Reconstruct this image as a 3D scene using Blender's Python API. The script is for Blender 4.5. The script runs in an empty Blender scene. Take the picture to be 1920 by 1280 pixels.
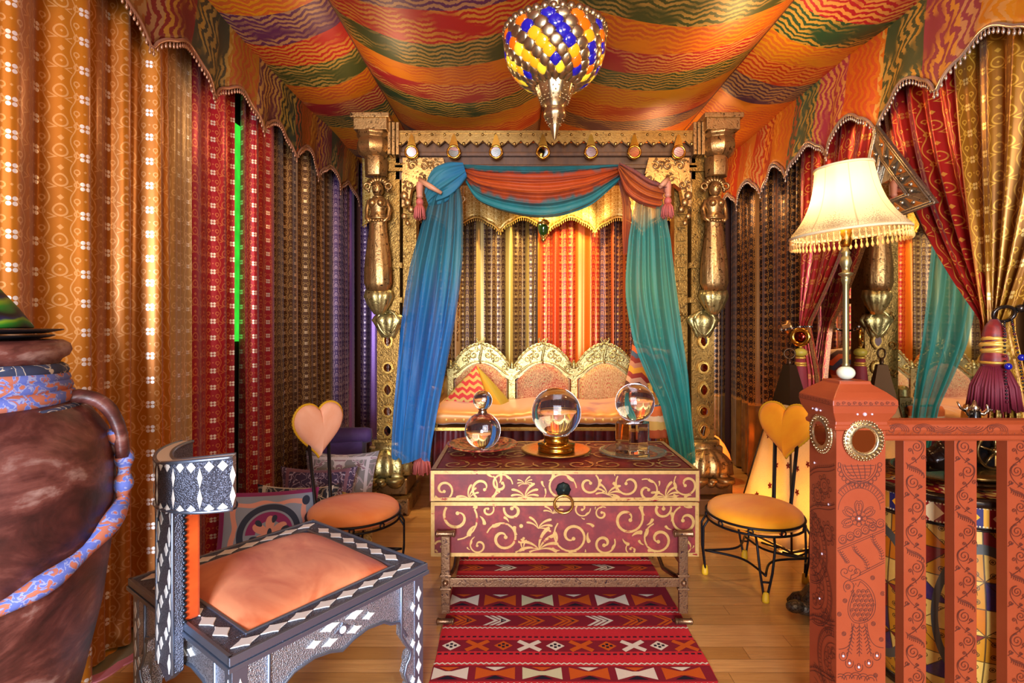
import bpy, bmesh, math, random
from mathutils import Vector as V, Matrix, Euler
PI = math.pi; TAU = 2 * PI
sc = bpy.context.scene
COL = sc.collection
sin, cos = math.sin, math.cos
CAMZ = 1.35; F = 1000.0; VX, VY = 973.0, 610.0

def P(px, py, Y):
    """world point seen at pixel (px, py) at depth Y"""
    return V(((px - VX) * Y / F, Y, CAMZ - (py - VY) * Y / F))

def PX(px, X):
    """depth on the side wall plane x = X seen at column px"""
    return X * F / (px - VX)

# ---------------------------------------------------------------- mesh builder
class MB:
    def __init__(s, M=None):
        s.v = []; s.f = []; s.m = []; s.sm = []; s.uv = []; s.M = M; s.mi = 0; s.smooth = True
    def add(s, vs, fs, smooth=None, uvs=None, mi=None):
        b = len(s.v); M = s.M
        for p in vs:
            p = V(p)
            s.v.append(M @ p if M else p)
        for i, f in enumerate(fs):
            s.f.append([b + j for j in f]); s.m.append(s.mi if mi is None else mi)
            s.sm.append(s.smooth if smooth is None else smooth)
            s.uv.append([uvs[j] for j in f] if uvs else None)
    def box(s, c, d, R=None, taper=1.0):
        x, y, z = d[0] / 2, d[1] / 2, d[2] / 2
        vs = [V((sx * x * (taper if sz > 0 else 1), sy * y * (taper if sz > 0 else 1), sz * z)) for sz in (-1, 1) for sy in (-1, 1) for sx in (-1, 1)]
        if R: vs = [R @ p for p in vs]
        c = V(c)
        s.add([p + c for p in vs], [(0, 2, 3, 1), (4, 5, 7, 6), (0, 1, 5, 4), (2, 6, 7, 3), (0, 4, 6, 2), (1, 3, 7, 5)], smooth=False)
    def boxz(s, x0, x1, y0, y1, z0, z1):
        s.box(((x0 + x1) / 2, (y0 + y1) / 2, (z0 + z1) / 2), (x1 - x0, y1 - y0, z1 - z0))
    def lathe(s, prof, c=(0, 0, 0), n=32, ell=(1, 1), rip=None, axis=None, closed=False, smooth=True):
        """prof: (r, z) list along the axis; rip(angle, i) scales the radius"""
        vs = []; c = V(c)
        R = axis.to_track_quat('Z', 'Y').to_matrix() if axis else None
        for i, (r, z) in enumerate(prof):
            for k in range(n):
                a = TAU * k / n
                q = r * (rip(a, i) if rip else 1)
                p = V((q * cos(a) * ell[0], q * sin(a) * ell[1], z))
                vs.append((R @ p if R else p) + c)
        fs = []; m = len(prof)
        for i in range(m - 1):
            for k in range(n):
                k2 = (k + 1) % n
                fs.append((i * n + k, i * n + k2, (i + 1) * n + k2, (i + 1) * n + k))
        if prof[0][0] > 1e-4: fs.append(tuple(range(n - 1, -1, -1)))
        if prof[-1][0] > 1e-4: fs.append(tuple((m - 1) * n + k for k in range(n)))
        uvs = [((k % n) / n, i / max(1, m - 1)) for i in range(m) for k in range(n)]
        s.add(vs, fs, smooth=smooth, uvs=uvs)
    def sph(s, c, r, n=16, sc_=(1, 1, 1), R=None):
        vs = []; h = max(6, n // 2); c = V(c)
        for i in range(h + 1):
            t = PI * i / h
            for k in range(n):
                a = TAU * k / n
                p = V((r * sin(t) * cos(a) * sc_[0], r * sin(t) * sin(a) * sc_[1], r * cos(t) * sc_[2]))
                vs.append((R @ p if R else p) + c)
        fs = []
        for i in range(h):
            for k in range(n):
                k2 = (k + 1) % n
                if i == 0: fs.append((k, n + k, n + k2))
                elif i == h - 1: fs.append((i * n + k, (i + 1) * n + k, i * n + k2))
                else: fs.append((i * n + k, (i + 1) * n + k, (i + 1) * n + k2, i * n + k2))
        s.add(vs, fs, smooth=True)
    def tube(s, pts, r, n=8, closed=False, flat=None):
        """tube along pts; r a number or a list; flat squashes the second axis"""
        pts = [V(p) for p in pts]; m = len(pts)
        if m < 2: return
        rs = r if isinstance(r, (list, tuple)) else [r] * m
        up = None; vs = []; uvs = []; L = 0
        for i, p in enumerate(pts):
            if closed: t = pts[(i + 1) % m] - pts[i - 1]
            else: t = pts[min(i + 1, m - 1)] - pts[max(i - 1, 0)]
            if t.length < 1e-9: t = V((0, 0, 1))
            t.normalize()
            if up is None:
                up = V((0, 0, 1)) if abs(t.z) < .9 else V((1, 0, 0))
            up = up - t * up.dot(t)
            if up.length < 1e-6: up = t.orthogonal()
            up.normalize()
            q = t.cross(up)
            if i: L += (p - pts[i - 1]).length
            for k in range(n):
                a = TAU * k / n
                vs.append(p + (q * cos(a) + up * sin(a) * (flat or 1)) * rs[i]); uvs.append((k / n, L))
        fs = []
        for i in range(m if closed else m - 1):
            j = (i + 1) % m
            for k in range(n):
                k2 = (k + 1) % n
                fs.append((i * n + k, j * n + k, j * n + k2, i * n + k2))
        if not closed:
            fs.append(tuple(range(n))); fs.append(tuple((m - 1) * n + k for k in range(n - 1, -1, -1)))
        s.add(vs, fs, smooth=True, uvs=uvs)
    def torus(s, c, R_, r, n=32, m=8, axis=(0, 0, 1), ell=(1, 1)):
        q = V(axis).to_track_quat('Z', 'Y').to_matrix()
        s.tube([V(c) + q @ V((R_ * ell[0] * cos(TAU * k / n), R_ * ell[1] * sin(TAU * k / n), 0)) for k in range(n)], r, m, closed=True)
    def grid(s, fn, nu, nv, uvf=None, smooth=True, closed=False):
        vs = []; uvs = []
        for j in range(nv + 1):
            for i in range(nu + 1):
                vs.append(fn(i / nu, j / nv)); uvs.append(uvf(i / nu, j / nv) if uvf else (i / nu, j / nv))
        w = nu + 1
        s.add(vs, [(j * w + i, j * w + i + 1, (j + 1) * w + i + 1, (j + 1) * w + i) for j in range(nv) for i in range(nu)], smooth=smooth, uvs=uvs)
    def prism(s, poly, fr, d, mi=None):
        """polygon (a, b) in frame fr extruded by d along the frame normal"""
        o, u, w, n = fr
        k = len(poly)
        vs = [o + u * a + w * b for a, b in poly] + [o + u * a + w * b + n * d for a, b in poly]
        fs = [tuple(range(k - 1, -1, -1)), tuple(range(k, 2 * k))] + [(i, (i + 1) % k, k + (i + 1) % k, k + i) for i in range(k)]
        s.add(vs, fs, smooth=False, mi=mi)
    def poly(s, pts, fr, eps, mi=None):
        """flat polygon laid on frame fr, lifted by eps"""
        o, u, w, n = fr
        s.add([o + u * a + w * b + n * eps for a, b in pts], [tuple(range(len(pts)))], smooth=False, mi=mi)
    def ribbon(s, pts, wd, fr, eps, mi=None, mapf=None):
        """line of width wd (number or list) drawn on frame fr"""
        o, u, w, n = fr if fr else (None,) * 4
        k = len(pts)
        ws = wd if isinstance(wd, (list, tuple)) else [wd] * k
        vs = []
        for i, (a, b) in enumerate(pts):
            a0, b0 = pts[max(i - 1, 0)]; a1, b1 = pts[min(i + 1, k - 1)]
            dx, dy = a1 - a0, b1 - b0; L = math.hypot(dx, dy) or 1
            nx, ny = -dy / L * ws[i] / 2, dx / L * ws[i] / 2
            for sg in (1, -1):
                A, B = a + nx * sg, b + ny * sg
                vs.append(mapf(A, B) if mapf else o + u * A + w * B + n * eps)
        s.add(vs, [(2 * i, 2 * i + 1, 2 * i + 3, 2 * i + 2) for i in range(k - 1)], smooth=False, mi=mi)

def frame(o, u, w):
    u = V(u).normalized(); w = V(w).normalized()
    return (V(o), u, w, u.cross(w).normalized())

ROOT = {}
def finish(mb, name, mats, parent=None, local=False, bev=0, sub=0, solid=0, segs=2, auto=None):
    me = bpy.data.meshes.new(name)
    vs = mb.v
    root = ROOT.get(parent, parent) if parent else None
    if root is not None and not local:
        inv = Wm[root].inverted(); vs = [inv @ p for p in vs]
    me.from_pydata([tuple(p) for p in vs], [], mb.f)
    if not isinstance(mats, (list, tuple)): mats = [mats]
    for m in mats: me.materials.append(m)
    me.polygons.foreach_set('material_index', mb.m)
    me.polygons.foreach_set('use_smooth', mb.sm)
    if any(u for u in mb.uv):
        uvl = me.uv_layers.new(name='UVMap'); i = 0
        flat = []
        for f, u in zip(mb.f, mb.uv):
            for k in range(len(f)):
                flat.extend(u[k] if u else (0, 0))
        uvl.data.foreach_set('uv', flat)
    me.update()
    o = bpy.data.objects.new(name, me); COL.objects.link(o)
    if parent:
        o.parent = parent; ROOT[o] = root
    if bev:
        b = o.modifiers.new('b', 'BEVEL'); b.width = bev; b.segments = segs; b.limit_method = 'ANGLE'; b.angle_limit = .6
    if sub:
        b = o.modifiers.new('s', 'SUBSURF'); b.levels = sub; b.render_levels = sub
    if solid:
        b = o.modifiers.new('t', 'SOLIDIFY'); b.thickness = solid; b.offset = 0
    return o

Wm = {}
def thing(name, label, cat, loc=(0, 0, 0), rz=0, group=None):
    o = bpy.data.objects.new(name, None); COL.objects.link(o)
    o.empty_display_size = .1
    o.location = loc; o.rotation_euler = (0, 0, rz)
    o['label'] = label; o['category'] = cat
    if group: o['group'] = group
    Wm[o] = Matrix.Translation(V(loc)) @ Matrix.Rotation(rz, 4, 'Z')
    return o
def tag(o, label, cat, group=None, kind=None):
    o['label'] = label; o['category'] = cat
    if group: o['group'] = group
    if kind: o['kind'] = kind
    return o
def struct(o):
    o['kind'] = 'structure'; return o
def recenter(o):
    """origin of a one-mesh thing to the base of its bounds"""
    me = o.data
    xs = [v.co for v in me.vertices]
    c = V(((min(p.x for p in xs) + max(p.x for p in xs)) / 2, (min(p.y for p in xs) + max(p.y for p in xs)) / 2, min(p.z for p in xs)))
    me.transform(Matrix.Translation(-c)); o.location = c
    return o
def copy_tree(o, parent=None):
    c = o.copy(); COL.objects.link(c); c.parent = parent
    for ch in list(o.children): copy_tree(ch, c)
    return c

# ---------------------------------------------------------------- 2-D drawing helpers
def spiral(cx, cy, r, turns=1.6, a0=0, d=1, n=26, r1=.12):
    out = []
    for i in range(n):
        t = i / (n - 1)
        q = r * (1 - t * (1 - r1)); a = a0 + d * TAU * turns * t
        out.append((cx + q * cos(a), cy + q * sin(a)))
    return out
def arc(cx, cy, rx, ry, a0, a1, n=14):
    return [(cx + rx * cos(a0 + (a1 - a0) * i / (n - 1)), cy + ry * sin(a0 + (a1 - a0) * i / (n - 1))) for i in range(n)]
def bez(p0, p1, p2, p3, n=16):
    out = []
    for i in range(n):
        t = i / (n - 1); s = 1 - t
        out.append(tuple(s ** 3 * a + 3 * s * s * t * b + 3 * s * t * t * c + t ** 3 * d for a, b, c, d in zip(p0, p1, p2, p3)))
    return out
def taper(n, w, e=.15, p=.8):
    """width list: thin at the start, thickest near 40 %, thin at the end"""
    return [w * max(e, sin(PI * min(1, (i / (n - 1)) ** p)) ** .7) for i in range(n)]
def interp(tab, x):
    """piecewise linear through (x, y...) rows"""
    if x <= tab[0][0]: return tab[0][1:]
    for a, b in zip(tab, tab[1:]):
        if x <= b[0]:
            t = (x - a[0]) / (b[0] - a[0]); t = t
            return tuple(p + (q - p) * t for p, q in zip(a[1:], b[1:]))
    return tab[-1][1:]
def smoothtab(tab, x):
    """Catmull-Rom through (x, y...) rows"""
    n = len(tab)
    if x <= tab[0][0]: return tab[0][1:]
    if x >= tab[-1][0]: return tab[-1][1:]
    for i in range(n - 1):
        if x <= tab[i + 1][0]: break
    t = (x - tab[i][0]) / (tab[i + 1][0] - tab[i][0])
    out = []
    for k in range(1, len(tab[0])):
        p1, p2 = tab[i][k], tab[i + 1][k]
        p0 = tab[i - 1][k] if i else p1; p3 = tab[i + 2][k] if i + 2 < n else p2
        out.append(.5 * (2 * p1 + (p2 - p0) * t + (2 * p0 - 5 * p1 + 4 * p2 - p3) * t * t + (3 * p1 - p0 - 3 * p2 + p3) * t ** 3))
    return tuple(out)
# ---------------------------------------------------------------- node expressions
def lin(c):
    return c / 12.92 if c <= .04045 else ((c + .055) / 1.055) ** 2.4
def H(h):
    h = h.lstrip('#')
    return tuple(lin(int(h[i:i + 2], 16) / 255) for i in (0, 2, 4)) + (1.0,)
NT = None
class E:
    """a scalar socket with arithmetic"""
    def __init__(s, k): s.k = k
    def __add__(a, b): return mth('ADD', a, b)
    __radd__ = __add__
    def __sub__(a, b): return mth('SUBTRACT', a, b)
    def __rsub__(a, b): return mth('SUBTRACT', b, a)
    def __mul__(a, b): return mth('MULTIPLY', a, b)
    __rmul__ = __mul__
    def __truediv__(a, b): return mth('DIVIDE', a, b)
    def __lt__(a, b): return mth('LESS_THAN', a, b)
    def __gt__(a, b): return mth('GREATER_THAN', a, b)
def put(sock, v):
    if isinstance(v, E): NT.links.new(v.k, sock)
    elif hasattr(v, 'is_output'): NT.links.new(v, sock)
    else: sock.default_value = v
def mth(op, a, b=None, c=None, clamp=False):
    n = NT.nodes.new('ShaderNodeMath'); n.operation = op; n.use_clamp = clamp
    put(n.inputs[0], a)
    if b is not None: put(n.inputs[1], b)
    if c is not None: put(n.inputs[2], c)
    return E(n.outputs[0])
def fr(a): return mth('FRACT', a)
def fl(a): return mth('FLOOR', a)
def ab(a): return mth('ABSOLUTE', a)
def sn(a): return mth('SINE', a)
def mx(a, *bs):
    for b in bs: a = mth('MAXIMUM', a, b)
    return a
def mn(a, b): return mth('MINIMUM', a, b)
def sq(a): return mth('SQRT', a)
def hyp(a, b): return sq(a * a + b * b)
def sst(a, lo, hi):
    n = NT.nodes.new('ShaderNodeMapRange'); n.interpolation_type = 'SMOOTHSTEP'
    put(n.inputs[0], a); n.inputs[1].default_value = lo; n.inputs[2].default_value = hi
    n.inputs[3].default_value = 0; n.inputs[4].default_value = 1
    return E(n.outputs[0])
def coords(kind='UV'):
    n = NT.nodes.new('ShaderNodeTexCoord'); s = NT.nodes.new('ShaderNodeSeparateXYZ')
    NT.links.new(n.outputs[kind], s.inputs[0])
    return E(s.outputs[0]), E(s.outputs[1]), E(s.outputs[2])
def vec(x, y=0.0, z=0.0):
    n = NT.nodes.new('ShaderNodeCombineXYZ')
    put(n.inputs[0], x); put(n.inputs[1], y); put(n.inputs[2], z)
    return n.outputs[0]
def noise(v, scale, detail=3, rough=.5, dist=0):
    n = NT.nodes.new('ShaderNodeTexNoise')
    NT.links.new(v, n.inputs['Vector']); n.inputs['Scale'].default_value = scale
    n.inputs['Detail'].default_value = detail; n.inputs['Roughness'].default_value = rough; n.inputs['Distortion'].default_value = dist
    return E(n.outputs[0])
def voro(v, scale, feature='F1', rnd=1.0):
    n = NT.nodes.new('ShaderNodeTexVoronoi'); n.feature = feature
    NT.links.new(v, n.inputs['Vector']); n.inputs['Scale'].default_value = scale; n.inputs['Randomness'].default_value = rnd
    return E(n.outputs['Distance']), n.outputs.get('Color')
def white(x, y=0.0):
    n = NT.nodes.new('ShaderNodeTexWhiteNoise'); n.noise_dimensions = '2D'
    NT.links.new(vec(x, y), n.inputs['Vector'])
    return E(n.outputs['Value'])
def mix(f, a, b):
    n = NT.nodes.new('ShaderNodeMix'); n.data_type = 'RGBA'; n.clamp_factor = True
    put(n.inputs[0], f); put(n.inputs[6], a); put(n.inputs[7], b)
    return n.outputs[2]
def ramp(f, stops, const=False):
    n = NT.nodes.new('ShaderNodeValToRGB'); r = n.color_ramp
    r.interpolation = 'CONSTANT' if const else 'LINEAR'
    put(n.inputs[0], f)
    while len(r.elements) < len(stops): r.elements.new(.5)
    for e, (p, c) in zip(r.elements, stops): e.position = p
    for e, (p, c) in zip(r.elements, stops):
        e.position = p; e.color = c if len(c) == 4 else tuple(c) + (1,)
    return n.outputs[0]
def bump(h, strength=.4, dist=.01):
    n = NT.nodes.new('ShaderNodeBump'); n.inputs['Strength'].default_value = strength; n.inputs['Distance'].default_value = dist
    put(n.inputs['Height'], h)
    return n.outputs[0]
class Mat:
    def __init__(s, name):
        global NT
        s.m = bpy.data.materials.new(name); s.m.use_nodes = True; NT = s.m.node_tree
        s.b = NT.nodes['Principled BSDF']
    def set(s, **k):
        names = dict(col='Base Color', rough='Roughness', metal='Metallic', nrm='Normal', spec='Specular IOR Level', trans='Transmission Weight', ior='IOR',
                     emc='Emission Color', ems='Emission Strength', sheen='Sheen Weight', coat='Coat Weight', alpha='Alpha', sss='Subsurface Weight', aniso='Anisotropic')
        for a, v in k.items():
            put(s.b.inputs[names[a]], v)
        return s
    def sheer(s, back=.5, clear=0.0):
        """thin cloth: let part of the light through"""
        out = NT.nodes['Material Output']
        t = NT.nodes.new('ShaderNodeBsdfTranslucent'); m = NT.nodes.new('ShaderNodeMixShader')
        put(m.inputs[0], back)
        src = s.b.inputs['Base Color']
        if src.is_linked: NT.links.new(src.links[0].from_socket, t.inputs[0])
        else: t.inputs[0].default_value = src.default_value
        NT.links.new(s.b.outputs[0], m.inputs[1]); NT.links.new(t.outputs[0], m.inputs[2])
        last = m.outputs[0]
        if not isinstance(clear, float) or clear > 0:
            tr = NT.nodes.new('ShaderNodeBsdfTransparent'); m2 = NT.nodes.new('ShaderNodeMixShader')
            put(m2.inputs[0], clear)
            NT.links.new(last, m2.inputs[1]); NT.links.new(tr.outputs[0], m2.inputs[2]); last = m2.outputs[0]
        NT.links.new(last, out.inputs[0])
        return s
def plain(name, col, rough=.5, metal=0, **k):
    return Mat(name).set(col=H(col), rough=rough, metal=metal, **k).m

# ---------------------------------------------------------------- cloth
def brocade(name, base, base2, motif, silver, w=.15, h=.108, rough=.34, metal=.42, bands=(), dots=1.0, sheer=0, sheen=.15, mstr=.8, hem=None):
    """satin with columns of diamonds and ogees, vines and rows of four-petal flowers; bands: woven stripes (u0, u1, colour)"""
    M = Mat(name); u, v, _ = coords('UV')
    dx = (fr(u / w) - .5) * w
    dy = (fr(v / h) - .5) * h
    ax = ab(dx)
    dia = ax + ab(dy - h * .30) < .0105 * w / .15
    ogv = hyp(ax * (1 + sn(dy * 60.0) * .18), (dy + h * .12) * .82)
    og = ab(ogv - .0175 * w / .15) < .0026
    sm = ax + ab(dy + h * .12) < .005
    ph = v * (TAU / h)
    vine = ab(ax - (w * .26 + sn(ph) * (w * .06))) < .0022
    br = mth('MULTIPLY', ab(ab(dy + h * .36) - (ax * .45 - .006)) < .0023, ax < w * .24)
    cx = ax - w * .335; cy = ab(dy) - h * .22
    curl = ab(hyp(cx, cy) - .0085) < .0023
    leaf = hyp(cx * 1.4, cy + .012) < .0045
    dx2 = ab((fr(u / w + .5) - .5) * w); dy2 = ab((fr(v / h + .25) - .5) * h)
    a = .0085 * w / .15
    pet = hyp(dx2 - a, dy2 - a) < a * .86
    small = dx2 + ab((fr(v / h + .75) - .5) * h) < .005
    mo = mx(dia, og, sm, vine, br, curl, leaf, small)
    big = noise(vec(u, v), 3.0, 2)
    col = mix(big, H(base), H(base2))
    edge = None
    for (u0, u1, c) in bands:
        inb = mth('MULTIPLY', u > u0, u < u1)
        lace = (noise(vec(u * 2.0, v), 150, 2) > .5)
        col = mix(inb, col, mix(lace, H(c), mix(.45, H(c), H(motif))))
        edge = inb if edge is None else mx(edge, inb)
    if edge is not None: mo = mo * (1 - edge); pet = pet * (1 - edge)
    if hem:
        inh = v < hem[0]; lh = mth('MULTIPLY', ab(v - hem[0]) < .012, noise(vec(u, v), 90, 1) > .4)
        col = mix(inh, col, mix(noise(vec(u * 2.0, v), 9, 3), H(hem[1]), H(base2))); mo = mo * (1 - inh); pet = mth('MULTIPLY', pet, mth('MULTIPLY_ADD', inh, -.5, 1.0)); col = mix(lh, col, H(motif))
    col = mix(mo * mstr, col, H(motif))
    col = mix(pet * dots, col, H(silver))
    M.set(col=col, rough=mth('SUBTRACT', rough, pet * .05), metal=mth('MULTIPLY_ADD', pet, .25, metal), nrm=bump(mo, .12, .002), sheen=sheen)
    if sheer: M.sheer(sheer)
    return M.m

def flame(name, stops, lines, v0, v1, rough=.5, metal=.25, sheer=0, lf=.052, dark=.72):
    """tent cloth: stripes across the length with flame-stitch lines inside; UV in metres (u across, v along)"""
    M = Mat(name); u, v, _ = coords('UV')
    n1 = noise(vec(u, v), 5, 2)
    wob = noise(vec(u, v), 2.2, 1)
    f = (v - v0) / (v1 - v0) + (wob - .5) * .02
    base = ramp(f, stops, True)
    lcol = ramp(f, lines, True)
    zz = ab(fr(u / .16) - .5) * 2
    z2 = ab(fr(u / .053 + .3) - .5)
    jag = noise(vec(u * 1.0, v * .35), 70, 1)
    ph = v / lf + zz * .9 + z2 * .35 + n1 * 1.4 + (jag - .5) * .5
    ln = sst(ab(fr(ph) - .5), .20, .27)
    area = sst(noise(vec(u * .8, v * 1.3), 3.2, 2), .36, .5)
    col = mix(ln * area * dark, base, lcol)
    weave = noise(vec(u, v), 420, 1)
    M.set(col=col, rough=rough, metal=metal, nrm=bump(ln * area + weave * .3, .25, .003))
    if sheer: M.sheer(sheer)
    return M.m

ST = ['#a83c0c', '#b01812', '#c07208', '#33301c', '#b42a0c', '#c88008', '#5a2448', '#a81c14', '#3a4418', '#c47208', '#981424', '#1c4228', '#c08408', '#a8300c', '#4a2c3c', '#c57408']
_st = ['#a8461c', '#b3231f', '#c07a16', '#3d3a2c', '#b83018', '#c98518', '#6a3450', '#b02a22', '#48482a', '#c47818', '#a12430', '#2f4a34', '#c08a1a', '#a83a1a', '#533a40', '#c57a18']
LN = ['#c48a2a', '#c8923a', '#b5301c', '#b0883a', '#d08a30', '#b8401e', '#b88a50', '#c8902a', '#b89040', '#a83a1c', '#cc9a48', '#c0983c', '#b0501e', '#d0902c', '#b08a48', '#a83a20']
def stops(seq, k=0):
    n = len(seq)
    return [(i / n, H(seq[(i + k) % n])) for i in range(n)]
TENT = flame('tent_cloth', stops(ST), stops(LN), 1.2, 5.4, metal=.15, lf=.042)
VALR = flame('lit_valance_cloth', stops(['#a8641c', '#a8300c', '#8a4a20', '#b06a10', '#942414', '#5a4a22', '#b87410', '#80343c', '#3c4428', '#b05a10', '#943044', '#3c5438', '#b86c10', '#983014'], 3), stops(LN, 2), 1.0, 5.4, metal=.15, lf=.055)  # brighter copy of the valance cloth, for the better lit side
VALC = flame('shaded_valance_cloth', stops(['#5a3c18', '#74240c', '#5c3214', '#7e4408', '#641410', '#2c2a18', '#805008', '#4c2228', '#22281a', '#783e08', '#581c30', '#243022', '#784808', '#5c200e'], 0),
             [(p, tuple(x * .6 for x in c[:3]) + (1,)) for p, c in stops(LN, 2)], 1.0, 5.4, metal=.1, lf=.05)  # same cloth darkened: shade on the left side put into its colours
GOLDC = brocade('gold_brocade', '#b06a10', '#8a4c0c', '#d8a866', '#f2e6d2', bands=((1.60, 1.80, '#b9915a'),))
GOLDC2 = brocade('gold_brocade_pale', '#b86c08', '#985606', '#d09c60', '#f6ece0', mstr=.62)
PALE = brocade('pale_gold_brocade', '#c9a264', '#a57c48', '#d9b988', '#f4ead8', w=.09, rough=.4)
REDC = brocade('rose_red_brocade', '#b01420', '#860c18', '#c8703c', '#f0dcc4', w=.13, h=.09)
BROWNC = brocade('brown_brocade', '#5c3818', '#3c2410', '#b08a50', '#d8c09a', mstr=.6, w=.10, h=.085, bands=((.0, .10, '#a0825a'), (.42, .50, '#a88a60'), (.86, .95, '#8f7a5a')))
PURPC = brocade('purple_brocade', '#2c1030', '#3a1450', '#8c7280', '#b8a0a8', w=.085, h=.08, bands=((.16, .24, '#5a2e86'), (.50, .60, '#5a2e86'), (.98, 1.06, '#6a3a90')))
MAUVE = brocade('mauve_brown_brocade', '#4a2c18', '#3a2012', '#a8884c', '#c8a878', mstr=.6, w=.10, h=.085, bands=((.10, .18, '#9a7868'), (.40, .47, '#9c7a62'), (.66, .74, '#b59a58'), (.98, 1.06, '#b8a050'), (1.22, 1.28, '#c0a040')))
ORNG = brocade('orange_red_brocade', '#8a1408', '#b02808', '#d07818', '#e8b060', w=.10, h=.085, bands=((.0, .06, '#d86a10'), (.20, .28, '#c81e0c'), (.46, .62, '#e0600c'), (.86, .93, '#d8500c'), (1.2, 1.25, '#c84010')))
MAROON = brocade('maroon_brocade', '#3c0c08', '#4a1208', '#a8601c', '#c88838', mstr=.7, w=.10, h=.085, bands=((.16, .19, '#a83c0c'), (.36, .40, '#8a2c0c'), (.58, .60, '#a84010')))
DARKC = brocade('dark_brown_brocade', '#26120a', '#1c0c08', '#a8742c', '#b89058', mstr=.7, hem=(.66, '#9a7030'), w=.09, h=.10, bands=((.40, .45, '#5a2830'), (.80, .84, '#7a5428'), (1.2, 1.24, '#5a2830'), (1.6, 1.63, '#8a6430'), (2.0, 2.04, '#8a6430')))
REDR = brocade('scarlet_brocade', '#a81408', '#7a0c08', '#c88a30', '#d89a48', w=.17, h=.16, dots=.5, bands=((.0, .03, '#5a2014'),), rough=.33)
YELR = brocade('mustard_brocade', '#a06c04', '#6a3c04', '#c89a30', '#e0c470', w=.15, h=.12, bands=((.0, .10, '#b05a28'), (.2, .24, '#8a7a3a')))

# ---------------------------------------------------------------- metals, wood, stone
def hammered(name, c1, c2, scale=160, rough=.35, metal=.9, strength=.6):
    M = Mat(name); x, y, z = coords('Object')
    d, _ = voro(vec(x, y, z), scale)
    n = noise(vec(x, y, z), 18, 3)
    col = mix(sst(d * 1.0, .15, .65), H(c2), H(c1))
    col = mix(n * .4, col, H(c1))
    M.set(col=col, rough=rough, metal=metal, nrm=bump(mth('MULTIPLY', d, -1.0), strength, .004))
    return M.m
def carved(name, c1, c2, scale=60, rough=.38, metal=.85, strength=.5, det=2):
    """gilt carving: fine relief with darker recesses"""
    M = Mat(name); x, y, z = coords('Object')
    n = noise(vec(x, y, z), scale, det, .5, 1.2)
    g = noise(vec(x, y, z), 7, 3)
    col = mix(sst(n, .26, .46), H(c2), H(c1)); col = mix(sst(g, .4, .8) * .35, col, H(c2))
    M.set(col=col, rough=rough, metal=metal, nrm=bump(n, strength * .55, .006))
    return M.m
SILVER = hammered('embossed_silver', '#ccd4e0', '#2a3040', 260, .36, .85, .7)
DARKINL = hammered('dark_embossed_metal', '#747c90', '#1a1e28', 300, .42, .8, .7)
EDGE = plain('dark_pewter', '#8494aa', .38, .85)
BONE = Mat('camel_bone').set(col=H('#e6e8e4'), rough=.35).m
GILT = carved('gilt_carving', '#8a6830', '#3a2610', 48, .38, .85, .8)
GILT2 = carved('pale_gilt_carving', '#b4a468', '#4a3c1c', 40, .36, .85, .7)
BRONZE = carved('bronze_carving', '#b08a54', '#3a2614', 40, .36, .85)
BRASS = plain('polished_brass', '#c99a3c', .2, 1)
BRASSA = carved('aged_brass', '#c8a050', '#8a5e22', 90, .28, .95, .25)
IRON = plain('black_iron', '#1c1a1e', .45, .6)
STEEL = plain('tarnished_silver', '#c8c2b4', .2, 1)
MIRROR = plain('mirror_glass', '#d8d8d4', .02, 1)
WOODD = Mat('dark_carved_wood')
_x, _y, _z = coords('Object')
WOODD = WOODD.set(col=mix(noise(vec(_x * 6.0, _y * 6.0, _z * 1.2), 6, 4), H('#2c1708'), H('#7a4c1c')), rough=.42).m
def leather(name, c1, c2, rough=.45, sc_=7):
    M = Mat(name); x, y, z = coords('Object')
    n = noise(vec(x, y * .5, z), sc_, 4, .55, .6); fine = noise(vec(x, y, z), 180, 2)
    M.set(col=mix(sst(n, .3, .72), H(c1), H(c2)), rough=rough, nrm=bump(fine, .1, .002), sheen=.15)
    return M.m
HIDE = leather('orange_hide', '#c4582c', '#ec9868')
HIDEF = leather('orange_leather', '#c4480e', '#dc5c1c', .45)
PEACH = leather('peach_suede', '#eca880', '#f4bc98', .8, 5)
PEACHS = leather('apricot_suede', '#e07428', '#ec9450', .75, 4)
YSUEDE = leather('yellow_suede', '#f09404', '#fcae10', .8, 4)
YCORD = plain('yellow_cord', '#d0a010', .6)
TERRA = Mat('terracotta_paint')
_x, _y, _z = coords('Object')
TERRA = TERRA.set(col=mix(noise(vec(_x, _y, _z), 9, 3), H('#8a381a'), H('#9a4626')), rough=.42, nrm=bump(noise(vec(_x, _y, _z), 120, 2), .08, .003)).m
HENNA = plain('henna_line', '#4a1c10', .6)
HENNAG = plain('blue_grey_line', '#46505a', .6)
CRYST = plain('pale_crystal_bead', '#e8e0f0', .08, .5)
GLASS = Mat('clear_crystal').set(col=(1, 1, 1, 1), rough=.0, trans=1.0, ior=1.48).m
def floorwood():
    M = Mat('oak_floor'); x, y, z = coords('Object')
    row = fl(y / .083); xo = x + white(row, 3.0) * 1.7
    cell = fl(xo / 1.1); r = white(row, cell)
    gx = ab(fr(xo / 1.1) - .5); gy = ab(fr(y / .083) - .5)
    gap = mx(gx > .4988, gy > .485)
    g = noise(vec(x * 1.2, y * 26.0, r * 9.0), 4, 5, .6, .4)
    col = mix(r, H('#b07c3e'), H('#d29e5e')); col = mix(sst(g, .3, .8) * .5, col, H('#8a5a2c'))
    col = mix(gap * .7, col, H('#5a3818'))
    M.set(col=col, rough=mth('MULTIPLY_ADD', g, .15, .22), nrm=bump(mth('MULTIPLY_ADD', gap, -1.0, g * .1), .2, .003), coat=.2)
    return M.m
FLOORM = floorwood()
PLASTER = plain('dark_red_plaster', '#4a2416', .9)
CLAY = Mat('weathered_clay')
_x, _y, _z = coords('Object')
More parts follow.
